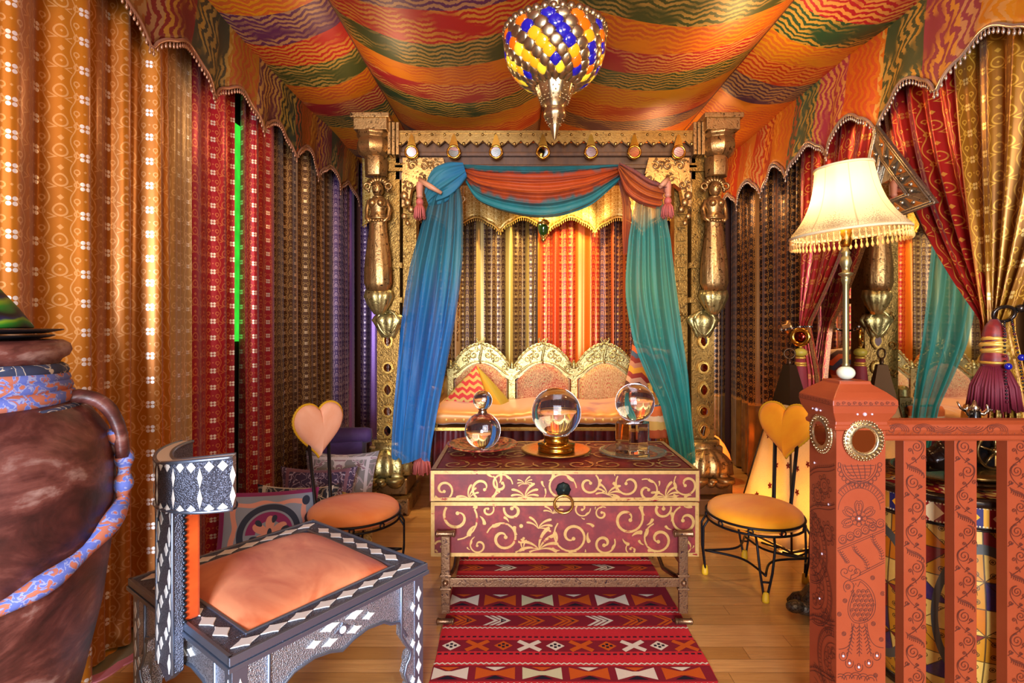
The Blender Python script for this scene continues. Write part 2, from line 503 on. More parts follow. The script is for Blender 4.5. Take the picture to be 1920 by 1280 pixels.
_n = noise(vec(_x, _y, _z * 1.8), 5.5, 6, .62, .8); _g = noise(vec(_x, _y, _z), 40, 3)
CLAY = CLAY.set(col=ramp(mth('MULTIPLY_ADD', _g, .16, _n), [(.40, H('#2c1614')), (.55, H('#4a2420')), (.66, H('#6a3c34')), (.78, H('#9a7c72'))]), rough=.42, nrm=bump(_n + _g * .4, .25, .01)).m
def printed(name, c1, c2, c3, scale):
    """printed cotton wound round the jar: blobs and rings on a ground"""
    M = Mat(name); x, y, z = coords('Object')
    d, _ = voro(vec(x, y, z), scale)
    w2 = noise(vec(x, y, z), scale * .55, 2, .5, 1.5)
    col = mix(sst(w2, .46, .5), H(c1), H(c2))
    col = mix(ab(w2 - .52) < .022, col, H(c3)); col = mix(d < .22, col, H(c2))
    M.set(col=col, rough=.7)
    return M.m
PRINT = printed('blue_and_orange_print', '#b06850', '#5a6cb8', '#9098c0', 58)
PRINTN = printed('navy_and_cream_print', '#2a3550', '#3a4664', '#b8b0a0', 30)
GREENW = Mat('green_striped_weave')
_x, _y, _z = coords('Object')
_w = noise(vec(_x, _y, _z), 9, 2)
GREENW = GREENW.set(col=ramp(fr(_z * 26.0 + _w * 2.0), [(0, H('#0a140a')), (.35, H('#1e7a1e')), (.55, H('#7aa01a')), (.7, H('#101848')), (.9, H('#0a0a10'))]), rough=.5).m
LACQ = plain('black_lacquer', '#141214', .3)
REDCL = plain('dark_red_thread', '#7a1820', .7)
ROSE = plain('rose_silk_thread', '#b85a50', .6)
GOLDT = plain('gold_thread', '#c89a3c', .4, .5)
def organza(name, stops_, clear=.16, back=.4, axis='v'):
    """sheer two-tone cloth; colour woven across (v) or along (u)"""
    M = Mat(name); u, v, _ = coords('UV')
    t = u if axis == 'u' else v
    n = noise(vec(u * 3.0, v * .6), 3.5, 3)
    M.set(col=ramp(t + (n - .5) * .35, [(p, H(c)) for p, c in stops_]), rough=.58, metal=0, sheen=.1)
    streak = noise(vec(u * 12.0, v * 1.2), 2.0, 2)
    return M.sheer(back, mth('MULTIPLY', streak, clear * 2)).m
TEALB = organza('blue_organza', [(0, '#1f6a78'), (.25, '#2f8aa0'), (.5, '#1e78c0'), (.8, '#2488d8'), (1, '#3088cc')], .17, .35)
TEALG = organza('teal_organza', [(0, '#7a6a3a'), (.14, '#3a9c90'), (.35, '#5aa888'), (.6, '#2a9a90'), (.8, '#16968c'), (1, '#1f7a5a')], .15, .35)
SWAGC = organza('orange_and_teal_organza', [(0, '#1f7a84'), (.12, '#2a6a6a'), (.2, '#b8420c'), (.5, '#d05a10'), (.66, '#a8400e'), (.74, '#3c6a68'), (.88, '#2a8a8a'), (1, '#1f7a80')], .08, .3)
ORGO = organza('orange_organza', [(0, '#7a4a50'), (.3, '#b85a1e'), (.6, '#d06a1c'), (1, '#c05018')], .1, .3)
def weave(name, c1, c2, rough=.8, sc_=300):
    M = Mat(name); x, y, z = coords('Object')
    n = noise(vec(x, y, z), sc_, 1); g = noise(vec(x, y, z), 5, 2)
    M.set(col=mix(n * .5 + g * .5, H(c1), H(c2)), rough=rough, nrm=bump(n, .3, .002), spec=.2)
    return M.m
RUGR = weave('crimson_wool', '#b01c28', '#d4343c')
RUGD = weave('maroon_wool', '#6c1422', '#88202e')
RUGN = weave('navy_wool', '#1a1422', '#241c2c')
RUGO = weave('orange_wool', '#b04a14', '#cc5c1c')
RUGW = weave('white_wool', '#c8bca8', '#e0d6c4')
RUGY = weave('pale_green_wool', '#b8b88a', '#d0cca8')
# ---------------------------------------------------------------- camera
cam = bpy.data.cameras.new('camera'); cam.lens = 18.75; cam.sensor_width = 36; cam.clip_start = .05
cam.shift_x = -13 / 1920; cam.shift_y = -30 / 1920 * -1 * -1
co = bpy.data.objects.new('camera', cam); COL.objects.link(co)
co.location = (0, 0, CAMZ); co.rotation_euler = (PI / 2, 0, 0); sc.camera = co

XL, XR, YB, ZC = -1.66, 2.08, 5.3, 3.08
# ---------------------------------------------------------------- room shell
def slab(name, x0, x1, y0, y1, z0, z1, m):
    b = MB(); b.boxz(x0, x1, y0, y1, z0, z1); return struct(finish(b, name, m))
slab('floor', XL - .14, XR + .12, -1.6, YB + .14, -.1, 0, FLOORM)
slab('wall_left', XL - .22, XL - .14, -1.6, YB + .14, 0, 3.4, PLASTER)
slab('wall_right', XR + .12, XR + .2, -1.6, YB + .14, 0, 3.4, PLASTER)
slab('wall_back', XL - .22, XR + .2, YB + .14, YB + .22, 0, 3.4, PLASTER)
slab('ceiling_slab', XL - .22, XR + .2, -1.6, YB + .22, 3.4, 3.48, PLASTER)
# tent cloth: four lengths sagging between rails
def tent():
    b = MB(); rnd = random.Random(3)
    seams = [XL - .13, -1.01, .18, 1.46, XR + .11]
    for k in range(4):
        x0, x1 = seams[k], seams[k + 1]
        sag = .20 if k in (1, 2) else .13
        off = k * 1.37
        def fn(s, t, x0=x0, x1=x1, sag=sag, k=k):
            y = .2 + t * (YB + .1 - .2)
            w = sin(y * 3.1 + k) * .012 + sin(y * 7.3 + s * 4) * .008 * 4 * s * (1 - s)
            z = ZC - sag * (4 * s * (1 - s)) ** .8 + w * 4 * s * (1 - s)
            return (x0 + (x1 - x0) * s, y, z)
        b.grid(fn, 28, 90, lambda s, t, x0=x0, x1=x1, off=off: (x0 + (x1 - x0) * s + off, .2 + t * (YB - .1) + off * .31))
        if k: b.mi = 1; b.tube([(x0, .2 + i * .25, ZC + .004) for i in range(22)], .009, 6); b.mi = 0
    return struct(finish(b, 'ceiling', [TENT, plain('seam_cord', '#5a2c12', .7)]))
tent()
# narrow window seen as a green slit between the red curtains
M = Mat('garden_light'); x, y, z = coords('Object'); n_ = noise(vec(x, y, z), 9, 3)
M.set(col=(.02, .1, .02, 1), emc=mix(n_, H('#0a5a10'), H('#3cd83c')), ems=1.3)
b = MB(); b.boxz(XL - .135, XL - .12, 2.95, 3.45, 1.25, 2.62); struct(finish(b, 'window_1', M.m))

# ---------------------------------------------------------------- curtains
def curtain(name, label, A, B, z0, z1, mat, amp=.05, per=.2, seed=0, group=None, sway=.0, uoff=0, drift=.25):
    rnd = random.Random(seed)
    A = V((A[0], A[1], 0)); B = V((B[0], B[1], 0)); L = (B - A).length; t = (B - A) / L
    nrm = V((t.y, -t.x, 0))
    p = [rnd.uniform(0, TAU) for _ in range(6)]
    def off(s, z):
        q = TAU * s / per
        h = (z1 - z) / (z1 - z0)
        ph = .9 * sin(q * .31 + p[1]) + .6 * sin(q * .17 + p[2]) + drift * h * sin(q * .5 + p[3]) + h * h * drift * sin(q * .23 + p[4])
        w = sin(q + p[0] + ph)
        a = amp * (.62 + .38 * sin(q * .21 + p[5])) * (.75 + .35 * h)
        return a * math.tanh(1.7 * w) + .22 * a * sin(2.3 * q + p[3] + h)
    n = int(L / per * 18) + 8
    us = [uoff]
    zm = (z0 + z1) / 2
    for i in range(n):
        s0, s1 = L * i / n, L * (i + 1) / n
        us.append(us[-1] + math.hypot(s1 - s0, off(s1, zm) - off(s0, zm)))
    b = MB()
    def fn(s, v):
        z = z0 + (z1 - z0) * v
        h = 1 - v
        return A + t * (s * L + sway * h * sin(3 * s + p[2])) + nrm * off(s * L, z) + V((0, 0, z))
    b.grid(fn, n, 26, lambda s, v: (us[min(n, int(round(s * n)))], z0 + (z1 - z0) * v))
    o = recenter(finish(b, name, mat))
    return tag(o, label, 'curtain', group)
yl = lambda px: XL * F / (px - VX)
zt = 3.02
curtain('curtain', 'gold brocade curtain beside the clay jar, silver flower rows', (XL, .9), (XL, yl(146)), .02, zt, GOLDC2, .058, .19, 5)
curtain('curtain', 'gold brocade curtain with a pale band, between the jar and the rose red curtain', (XL - .01, yl(118)), (XL, yl(306)), .02, zt, GOLDC2, .068, .18, 11, uoff=.03)
curtain('curtain', 'narrow pale gold curtain next to the rose red one', (XL, yl(296)), (XL, yl(358)), .02, zt, PALE, .03, .12, 4)
curtain('curtain', 'rose red brocade curtain on the near side of the green slit', (XL - .01, yl(350)), (XL, yl(438)), .02, zt, REDC, .05, .25, 21, drift=.05)
curtain('curtain', 'rose red brocade curtain on the far side of the green slit', (XL, yl(450)), (XL, yl(512)), .02, zt, REDC, .045, .2, 8, uoff=.05, drift=.05)
curtain('curtain', 'grey brown striped curtain behind the heart chair, beside the red one', (XL - .01, yl(506)), (XL, yl(626)), .02, zt, BROWNC, .05, .24, 17)
curtain('curtain', 'dark purple brocade curtain in the far corner', (XL + .02, yl(624)), (XL + .05, YB - .03), .02, zt, PURPC, .05, .2, 14)
curtain('curtain', 'purple striped brocade curtain on the rear wall beside the carved pillar', (XL + .08, YB), (-.93, YB), .02, zt, PURPC, .05, .2, 9, uoff=.04)
curtain('curtain', 'mauve brown curtain with golden stripes behind the swing couch', (-.92, YB), (.19, YB), .02, zt, MAUVE, .05, .2, 31)
curtain('curtain', 'orange red curtain glowing behind the swing couch', (.185, YB), (.80, YB), .02, zt, ORNG, .05, .2, 12)
curtain('curtain', 'maroon curtain with thin orange stripes behind the green teal drape', (.79, YB), (1.24, YB), .02, zt, MAROON, .05, .2, 19)
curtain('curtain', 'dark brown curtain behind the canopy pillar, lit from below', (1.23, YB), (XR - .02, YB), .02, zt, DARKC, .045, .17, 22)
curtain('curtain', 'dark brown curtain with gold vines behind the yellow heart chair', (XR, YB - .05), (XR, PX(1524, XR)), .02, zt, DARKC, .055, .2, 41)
# ochre lower border of the brown curtains
OCHRE = leather('ochre_silk', '#8a6a2c', '#b8925a', .45, 5)

# tied-back curtains
def tied(name, label, y_in, y_out, ytie, ztie, mat, seed, e_in=2.4, e_out=1.1, wt=.05, wb=.13, zb=.25, X=XR - .04, pleats=5, depth=.055):
    b = MB(); nu, nv = 90, 60; zt_ = zt
    def row(z):
        if z >= ztie:
            k = (zt_ - z) / (zt_ - ztie)
            a = y_in + (ytie - wt / 2 * (1 if y_in < y_out else -1) - y_in) * k ** e_in
            c = y_out + (ytie + wt / 2 * (1 if y_in < y_out else -1) - y_out) * k ** e_out
            g = .55 + .45 * (1 - k)
        else:
            k = (ztie - z) / (ztie - zb); sg = (1 if y_in < y_out else -1)
            w = wt + (wb - wt) * min(1, k * 1.6)
            a = ytie - sg * w / 2; c = ytie + sg * w / 2; g = .55 + .25 * k
        return a, c, g
    def fn(s, v):
        z = zt_ + (zb - zt_) * v
        a, c, g = row(z)
        k = min(1, (zt_ - z) / (zt_ - ztie))
        o = depth * g * (sin(s * pleats * TAU + seed + k * 1.2) + .35 * sin(s * pleats * 2.3 * TAU + seed * 2)) * .6
        return V((X - .01 - o * (.45 + .55 * k) - .07 * k + (.05 * min(1, (ztie - z) * 3) if z < ztie else 0), a + (c - a) * s, z))
    W = abs(y_out - y_in) * 1.3
    b.grid(fn, nu, nv, lambda s, v: (s * W, zt_ + (zb - zt_) * v))
    return tag(recenter(finish(b, name, mat)), label, 'curtain')
T1 = (PX(1521, XR - .08), 1.35); T2 = (PX(1868, XR - .1), 1.38)
tied('tied_curtain', 'scarlet brocade curtain tied back beside the yellow heart chair', PX(1690, XR), PX(1518, XR), T1[0], T1[1], REDR, 1.0, 2.2, .8, .1, .2, .2, pleats=5)
tied('tied_curtain', 'scarlet brocade curtain behind the triangle mirror, tied back above the brass pot', PX(1672, XR), PX(1800, XR) , T2[0], T2[1], REDR, 2.6, 2.3, 1.25, .06, .12, .2, X=XR - .05, pleats=4)
tied('tied_curtain', 'mustard yellow brocade curtain tied back with a gold knotted tassel', PX(1795, XR), 1.75, T2[0] - .05, T2[1] - .02, YELR, 4.0, 1.5, 2.0, .1, .2, .2, X=XR - .06, pleats=5)
curtain('curtain', 'mustard yellow curtain hanging straight behind the mosaic table', (XR - .05, T2[0] - .16), (XR - .05, 1.35), .02, zt, YELR, .04, .17, 3)

# ---------------------------------------------------------------- scalloped valances
def scal(d, h, sp):
    q = (d / sp) % 1.0
    a = abs(sin(PI * q))
    return h * (a ** .62) * (.86 + .14 * abs(cos(2 * PI * q)))
def valance(name, label, A, B, ztop, ztip, h, sp, mat, bead, nrm, phase=0, back=False, gap=(.10, .08)):
    A = V(A); B = V(B); L = (B - A).length; t = (B - A) / L; nrm = V(nrm)
    root = thing(name, label, 'valance', tuple(A + V((0, 0, ztip))))
    b = MB(); n = int(L / .02)
    def fn(s, v):
        d = s * L; zl = ztip + scal(d + phase, h, sp)
        z = ztop + (zl - ztop) * v
        w = .012 * sin(d * 9 + 1) * v + .008 * sin(d * 23) * v
        return A + t * d + nrm * (gap[0] + (gap[1] - gap[0]) * v + w) + V((0, 0, z))
    uvf = lambda s, v: (ztop - (ztop - ztip) * v, (A.y + (B - A).y * s) if not back else s * L)
    b.grid(fn, n, 14, uvf)
    o = finish(b, 'cloth', mat, root, solid=.004)
    # beaded edge
    b = MB(); d = 0
    step = .024
    pts = [fn(i / (n * 1.0), 1.0) + nrm * .006 for i in range(n + 1)]
    b.tube(pts, .009, 6)
    acc = 0
    for i in range(1, len(pts)):
        acc += (pts[i] - pts[i - 1]).length
        if acc >= step:
            acc -= step
            p = pts[i]
            b.lathe([(.0015, 0), (.0045, -.006), (.0025, -.014), (.0065, -.024), (.005, -.034), (.0, -.038)], p, 6)
    f = finish(b, 'bead_fringe', bead, root)
    return root
BEADC = Mat('copper_bead_fringe').set(col=H('#a8785a'), rough=.35, metal=.6).m
BEADB = Mat('silver_bead_fringe').set(col=H('#b8a490'), rough=.25, metal=.7).m
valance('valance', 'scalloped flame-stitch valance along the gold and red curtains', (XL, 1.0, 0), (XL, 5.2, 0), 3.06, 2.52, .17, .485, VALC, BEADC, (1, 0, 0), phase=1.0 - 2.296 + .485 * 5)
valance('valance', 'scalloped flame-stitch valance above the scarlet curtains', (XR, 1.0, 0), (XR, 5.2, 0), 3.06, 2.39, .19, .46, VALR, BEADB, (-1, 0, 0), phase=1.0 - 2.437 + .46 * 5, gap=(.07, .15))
VALB = brocade('gold_lace', '#b8862c', '#8a6a1c', '#e0c070', '#f0dc98', w=.08, h=.07, bands=((.10, .24, '#7a9a2c'), (.60, .63, '#a8401c'), (.95, .98, '#a8401c'), (1.25, 1.29, '#b03018')))
valance('valance', 'gold lace scalloped valance on the rear wall behind the swag', (-1.5, YB - .1, 0), (1.95, YB - .1, 0), 2.95, 2.22, .17, .455, VALB, plain('gold_bead_fringe', '#d0a850', .35, .5), (0, -1, 0), phase=.05, back=True)

# ---------------------------------------------------------------- tall wall mirror
r = thing('wall_mirror', 'tall wall mirror between the tied back scarlet curtains, reflecting the canopy', 'mirror', (XR, 3.0, 0))
b = MB(); b.boxz(XR - .05, XR - .03, 2.28, 3.78, .06, 2.75); finish(b, 'mirror_pane', MIRROR, r)
b = MB()
for y in (2.25, 3.81): b.boxz(XR - .055, XR + .06, y - .03, y + .03, 0, 2.81)
for z in (.03, 2.78): b.boxz(XR - .055, XR + .06, 2.28, 3.78, z - .03, z + .03)
finish(b, 'frame', WOODD, r, bev=.006)
# ---------------------------------------------------------------- carved canopy
def relief(b, fr_, segs, r=.008, eps=.0, flat=.8, n=6):
    """raised scrolls: list of 2-D polylines with optional radius lists, laid on a frame"""
    o, u, w, nn = fr_
    for s in segs:
        pts, rr = s if isinstance(s, tuple) else (s, r)
        b.tube([o + u * a + w * c + nn * eps for a, c in pts], rr, n)
def tr(n, r, e=.3):
    return [r * (e + (1 - e) * sin(PI * min(1, .15 + .85 * i / (n - 1)))) for i in range(n)]
def leafscroll(cx, cy, r, d=1, a0=0, k=3):
    """a scroll with leaves springing from its outside"""
    out = [(spiral(cx, cy, r, 1.35, a0, d, 22), tr(22, r * .27))]
    for i in range(k):
        a = a0 + d * (.5 + i * .8)
        x, y = cx + r * cos(a), cy + r * sin(a)
        e = (cx + r * 1.55 * cos(a + d * .35), cy + r * 1.55 * sin(a + d * .35))
        out.append((bez((x, y), (cx + r * 1.3 * cos(a - .1 * d), cy + r * 1.3 * sin(a - .1 * d)), e, (e[0] * .9 + cx * .1 + .1 * r * cos(a + d * 1.5), e[1] * .9 + cy * .1 + .1 * r * sin(a + d * 1.5)), 8), tr(8, r * .25)))
    return out
CY = 3.95
CXm = .20
canopy = thing('canopy', 'carved gilt wooden canopy with statue pillars over the swing couch', 'canopy', (CXm, 4.05, 0))
def pillar(sg):
    cx = CXm + sg * 1.18
    b = MB(); y0 = 4.0
    b.boxz(cx - .085, cx + .085, y0, y0 + .17, .42, 2.72)
    for z0, z1, e in ((1.52, 1.56, .02), (1.78, 1.82, .02), (.42, .5, .03), (2.5, 2.56, .03)):
        b.boxz(cx - .085 - e, cx + .085 + e, y0 - e, y0 + .17 + e, z0, z1)
    # flat carved inner post
    ix = cx - sg * .15
    b.boxz(ix - .05, ix + .05, y0 + .05, y0 + .16, .3, 2.66)
    fr_ = frame((ix, y0 + .05, 0), (1, 0, 0), (0, 0, 1))
    fo = (fr_[0], fr_[1], fr_[2], V((0, -1, 0)))
    for z in [1.62 + .1 * i for i in range(9)]:
        b.box((ix, y0 + .045, z), (.07, .02, .06)); b.box((ix, y0 + .04, z), (.035, .02, .03))
    for z in (.6, .8, 1.0, 1.2, 1.4): relief(b, fo, leafscroll(0, z, .032, 1 if int(z * 10) % 4 else -1, z * 9, 2), eps=.004)
    finish(b, 'pillar', GILT, canopy, bev=.004)
    # capital stack above the statue
    b = MB(); kx = cx + sg * .09; ky = 3.93
    b.boxz(kx - .12, kx + .12, ky - .10, ky + .14, 2.76, 2.86)
    b.boxz(kx - .14, kx + .14, ky - .12, ky + .14, 2.84, 2.875)
    b.lathe([(.07, 2.58), (.105, 2.61), (.12, 2.65), (.115, 2.70), (.10, 2.72), (.12, 2.74), (.12, 2.76)], (kx, ky, 0), 16, rip=lambda a, i: 1 + .05 * cos(8 * a))
    b.lathe([(.075, 2.44), (.08, 2.52), (.08, 2.58)], (kx - sg * .02, ky - .01, 0), 12, rip=lambda a, i: 1 + .08 * cos(6 * a))
    for k in range(3): b.boxz(cx - sg * .03 - .012 - sg * k * .03, cx - sg * .03 + .012 - sg * k * .03, 3.9, 4.1, 2.6, 2.84)
    finish(b, 'capital', BRONZE, canopy, bev=.004)
    # standing figure carved on the front
    fx, fy = cx + sg * .05, 3.90
    b = MB()
    T = [(2.43, .0), (2.425, .03)]
    b.lathe([(.0, 1.585), (.075, 1.60), (.094, 1.66), (.092, 1.76), (.085, 1.86), (.072, 1.96), (.062, 2.05), (.058, 2.10), (.060, 2.13)], (fx, fy, 0), 40, (1.05, .75),
            rip=lambda a, i: 1 + .045 * sin(a * 13 + i * .9))
    b.lathe([(.060, 2.12), (.064, 2.14), (.052, 2.165), (.05, 2.18), (.062, 2.215), (.066, 2.245), (.058, 2.27), (.028, 2.288), (.025, 2.31), (.0, 2.315)], (fx, fy, 0), 20, (1.1, .8))
    for k in (-1, 1):
        b.sph((fx + k * .028, fy - .045, 2.235), .026, 12)
        b.tube([(fx + k * .062, fy, 2.265), (fx + k * .082, fy + .01, 2.2), (fx + k * .078, fy - .02, 2.13), (fx + k * .05, fy - .05, 2.10)], [.020, .018, .015, .012], 8)
        b.sph((fx + k * .07, fy, 2.345), .020, 10, (.7, .7, 1.3))
        b.torus((fx + k * .078, fy - .01, 2.365), .022, .009, 14, 6, (0, 1, 0))
    b.sph((fx, fy - .012, 2.345), .047, 16, (.88, .95, 1.2))
    b.sph((fx, fy - .06, 2.34), .008, 8, (.8, 1, 1.7))
    for k in (-1, 1): b.sph((fx + k * .017, fy - .053, 2.356), .007, 8, (1.3, .6, .7))
    b.sph((fx, fy - .054, 2.317), .008, 8, (1.5, .6, .5))
    for k in range(9):
        a = PI * (.08 + .84 * k / 8)
        b.tube([(fx + .045 * cos(a), fy - .01, 2.37 + .03 * sin(a)), (fx + .085 * cos(a), fy + .005, 2.375 + .065 * sin(a))], [.011, .013], 6)
    b.torus((fx, fy, 2.285), .035, .007, 16, 6)
    b.torus((fx, fy, 2.13), .062, .010, 20, 6, ell=(1.05, .8))
    for k in range(-2, 3): b.sph((fx + k * .02, fy - .05, 2.105 - abs(k) * -.003), .011, 8)
    b.sph((fx, fy - .045, 2.14), .022, 10, (1, .5, 1))
    fg = finish(b, 'carved_figure', BRONZE, canopy)
    # leaf collar and scrolled bracket under the figure
    b = MB()
    b.lathe([(.03, 1.43), (.05, 1.46), (.078, 1.51), (.098, 1.56), (.088, 1.61)], (fx, fy + .02, 0), 48, (1.02, .7), rip=lambda a, i: 1 + .10 * abs(sin(a * 6)))
    b.lathe([(.03, 1.24), (.05, 1.28), (.07, 1.33), (.10, 1.39), (.085, 1.42), (.05, 1.45)], (cx, 4.0, 0), 54, (1.1, .55), rip=lambda a, i: 1 + .16 * abs(cos(a * 4.5)))
    fq = frame((cx, 3.985, 0), (1, 0, 0), (0, 0, 1)); fq = (fq[0], fq[1], fq[2], V((0, -1, 0)))
    for k in (-1, 1):
        relief(b, fq, leafscroll(k * .05, 1.40, .04, k, PI / 2, 3) + [(bez((0, 1.46), (k * .1, 1.45), (k * .09, 1.33), (0, 1.27), 12), tr(12, .018))], eps=.012)
    finish(b, 'leaf_collar', GILT2, canopy)
    # plinth with carved volutes
    b = MB()
    b.boxz(cx - .20, cx + .20, 3.78, 4.25, .0, .12); b.boxz(cx - .17, cx + .17, 3.86, 4.22, .12, .24)
    b.boxz(cx - .13, cx + .13, 3.94, 4.2, .24, .46)
    finish(b, 'plinth', WOODD if sg > 0 else BRONZE, canopy, bev=.012)
    b = MB()
    fq = (V((cx, 3.86, 0)), V((1, 0, 0)), V((0, 0, 1)), V((0, -1, 0)))
    for k in (-1, 1):
        b.lathe([(.0, -.05), (.055, -.045), (.066, 0), (.05, .02), (.03, .024), (.0, .03)], (cx + k * .085, 3.85, .235), 20, axis=V((0, -1, 0)))
    b.sph((cx, 3.83, .22), .035, 12)
    b.lathe([(.165, .26), (.172, .30), (.16, .35), (.13, .40), (.08, .435), (.0, .45)], (cx, 3.93, 0), 60, (1, .62), rip=lambda a, i: 1 + .20 * abs(sin(a * 6 + .3)) - .08 * (i % 2))
    for k in (-1, 1): b.lathe([(.0, .262), (.062, .262), (.066, .255), (.066, .232), (.05, .228), (.0, .228)], (cx + k * .095, 3.81, 0), 24)
    b.lathe([(.0, .262), (.03, .255), (.034, .24), (.0, .225)], (cx, 3.79, 0), 18)
    b.lathe([(.075, .30), (.115, .36), (.10, .44), (.09, .48)], (cx, 4.0, 0), 24, (1.1, .9), rip=lambda a, i: 1 + .05 * cos(10 * a))
    finish(b, 'plinth_carving', GILT2 if sg < 0 else BRONZE, canopy)
    # mirror studs down the front of the shaft
    for i, z in enumerate((1.235, 1.035, .87, .71, .565)):
        b = MB(); ey = 3.995
        dia = i % 2 == 0
        def shp(r, k=1.0):
            out = []
            for q in range(28):
                a = TAU * q / 28
                e = 1 + (.30 * abs(sin(a)) ** 6 if dia else 0)
                out.append((r * cos(a) * (.86 if dia else .95), r * sin(a) * e))
            return out
        fq = (V((cx, ey, z)), V((1, 0, 0)), V((0, 0, 1)), V((0, -1, 0)))
        b.prism(shp(.052), fq, .010); b.prism(shp(.044), fq, .016)
        for q, (a, c) in enumerate(shp(.048)): b.sph((cx + a, ey - .013, z + c), .0045, 6)
        o = finish(b, 'mirror_stud', BRASSA, canopy)
        b = MB(); b.prism(shp(.030), fq, .018); finish(b, 'mirror', MIRROR, o)
for s_ in (-1, 1): pillar(s_)
# beam with scalloped fringe board
b = MB()
b.boxz(CXm - 1.13, CXm + 1.13, 4.0, 4.16, 2.44, 2.72)
b.boxz(CXm - 1.13, CXm + 1.13, 3.97, 4.16, 2.52, 2.55); b.boxz(CXm - 1.13, CXm + 1.13, 3.96, 4.16, 2.61, 2.64)
finish(b, 'beam', WOODD, canopy, bev=.006)
b = MB(); prof = []
W_ = 1.12; nS = 24
top = [(W_, 2.775), (-W_, 2.775)]
for i in range(nS):
    a0 = -W_ + 2 * W_ * i / nS; wd_ = 2 * W_ / nS
    for q in range(7):
        t = q / 6
        prof.append((a0 + wd_ * t, 2.715 - .032 * sin(PI * t) - (.008 if .35 < t < .65 else 0)))
fq = (V((CXm, 3.955, 0)), V((1, 0, 0)), V((0, 0, 1)), V((0, -1, 0)))
b.prism(prof + top, fq, .022)
b.boxz(CXm - W_, CXm + W_, 3.925, 3.96, 2.765, 2.785)
for i in range(nS + 1):
    b.sph((CXm - W_ + 2 * W_ * i / nS, 3.93, 2.755), .010, 8)
    if i < nS: b.lathe([(.008, 0), (.014, -.012), (.0, -.028)], (CXm - W_ + 2 * W_ * (i + .5) / nS, 3.932, 2.70), 8)
finish(b, 'fringe_board', carved('fringe_brass', '#b08c4c', '#5a3c1c', 90, .32, .9, .4), canopy)
# teardrop mirror pendants
for px in (772, 851, 930, 1018, 1108, 1189, 1272):
    x = (px - VX) * 3.915 / F
    fq = (V((x, 3.92, 2.62)), V((1, 0, 0)), V((0, 0, 1)), V((0, -1, 0)))
    tear = arc(0, 0, .053, .053, math.radians(130), math.radians(410), 22) + [(.012, .12), (0, .135), (-.012, .12)]
    b = MB(); b.prism(tear, fq, .012); b.torus((x, 3.905, 2.62), .044, .009, 24, 8, (0, 1, 0))
    o = finish(b, 'teardrop_pendant', BRASS, canopy)
    b = MB(); b.prism(arc(0, 0, .036, .036, 0, TAU * .97, 24), fq, .017); finish(b, 'mirror', MIRROR, o)
# corner brackets
for sg in (-1, 1):
    x0 = CXm + sg * 1.06
    fq = (V((x0, 3.98, 2.44)), V((-sg, 0, 0)), V((0, 0, 1)), V((0, -1, 0)))
    b = MB()
    b.prism([(0, .03), (.32, .03), (.34, .0), (.30, -.03), (.26, -.025), (.2, -.06), (.12, -.05), (.07, -.09), (.05, -.2), (.0, -.22)], fq, .07)
    b.prism([(0, .15), (.30, .15), (.33, .03), (0, .03)], fq, .04)
    relief(b, fq, leafscroll(.07, .09, .035, 1, 0) + leafscroll(.16, .09, .035, -1, 2) + leafscroll(.25, .09, .033, 1, 1), eps=.045)
    relief(b, fq, leafscroll(.06, -.06, .035, 1, 2) + leafscroll(.14, -.01, .028, -1, 2) + leafscroll(.30, -.015, .03, 1, PI), eps=.075)
    for k in range(5): b.sph((x0 - sg * (.02 + .025 * (k % 3)), 3.90, 2.30 - .05 * k), .03 - .003 * k, 10, (1, .7, 1.1))
    finish(b, 'bracket', BRONZE, canopy, bev=.004)

# ---------------------------------------------------------------- canopy cloths
def drape(name, label, tab, mat, Y=3.84, cat='drape', amp=.05, folds=4, seed=0, W=1.0, gather=None):
    """cloth hanging between left and right outlines (rows: z, x0, x1, fold depth)"""
    b = MB()
    z0, z1 = tab[0][0], tab[-1][0]
    rows = [(-r[0],) + tuple(r[1:]) for r in tab]
    def fn(s, v):
        z = z0 + (z1 - z0) * v
        x0, x1, a = smoothtab(rows, -z)
        w = sin(TAU * s * folds + seed + 1.1 * sin(z * 2.1 + seed)) + .28 * sin(TAU * s * folds * 2.3 + seed * 3 + z) + .8 * sin(TAU * s * 1.7 + z * 1.3)
        sx = s + .022 * sin(TAU * s * folds + seed + 1.2) * (s * (1 - s) * 4)
        return V((x0 + (x1 - x0) * sx, Y + .45 * a * w, z + .012 * sin(s * 9 + seed) * v))
    b.grid(fn, 110, 70, lambda s, v: (s * W, v))
    return tag(recenter(finish(b, name, mat)), label, cat)
def rowsof(px, Y):
    return [((CAMZ - (y - VY) * Y / F), (a - VX) * Y / F, (c - VX) * Y / F, d) for y, a, c, d in px]
drape('organza_drape', 'blue organza drape hanging beside the statue pillar and the chain', rowsof([(352, 822, 862, .06), (372, 806, 866, .06), (420, 790, 868, .06), (500, 768, 866, .06), (600, 752, 853, .06), (700, 742, 834, .055), (800, 734, 815, .05), (864, 732, 806, .05)], 3.84), TEALB, 3.84, seed=1)
drape('organza_drape', 'green teal organza drape hanging down beside the mirrored pillar', rowsof([(362, 1194, 1240, .05), (400, 1186, 1248, .06), (450, 1178, 1257, .06), (550, 1173, 1268, .06), (640, 1188, 1279, .06), (700, 1212, 1288, .06), (760, 1240, 1294, .05), (868, 1262, 1304, .05)], 3.84), TEALG, 3.84, seed=4)
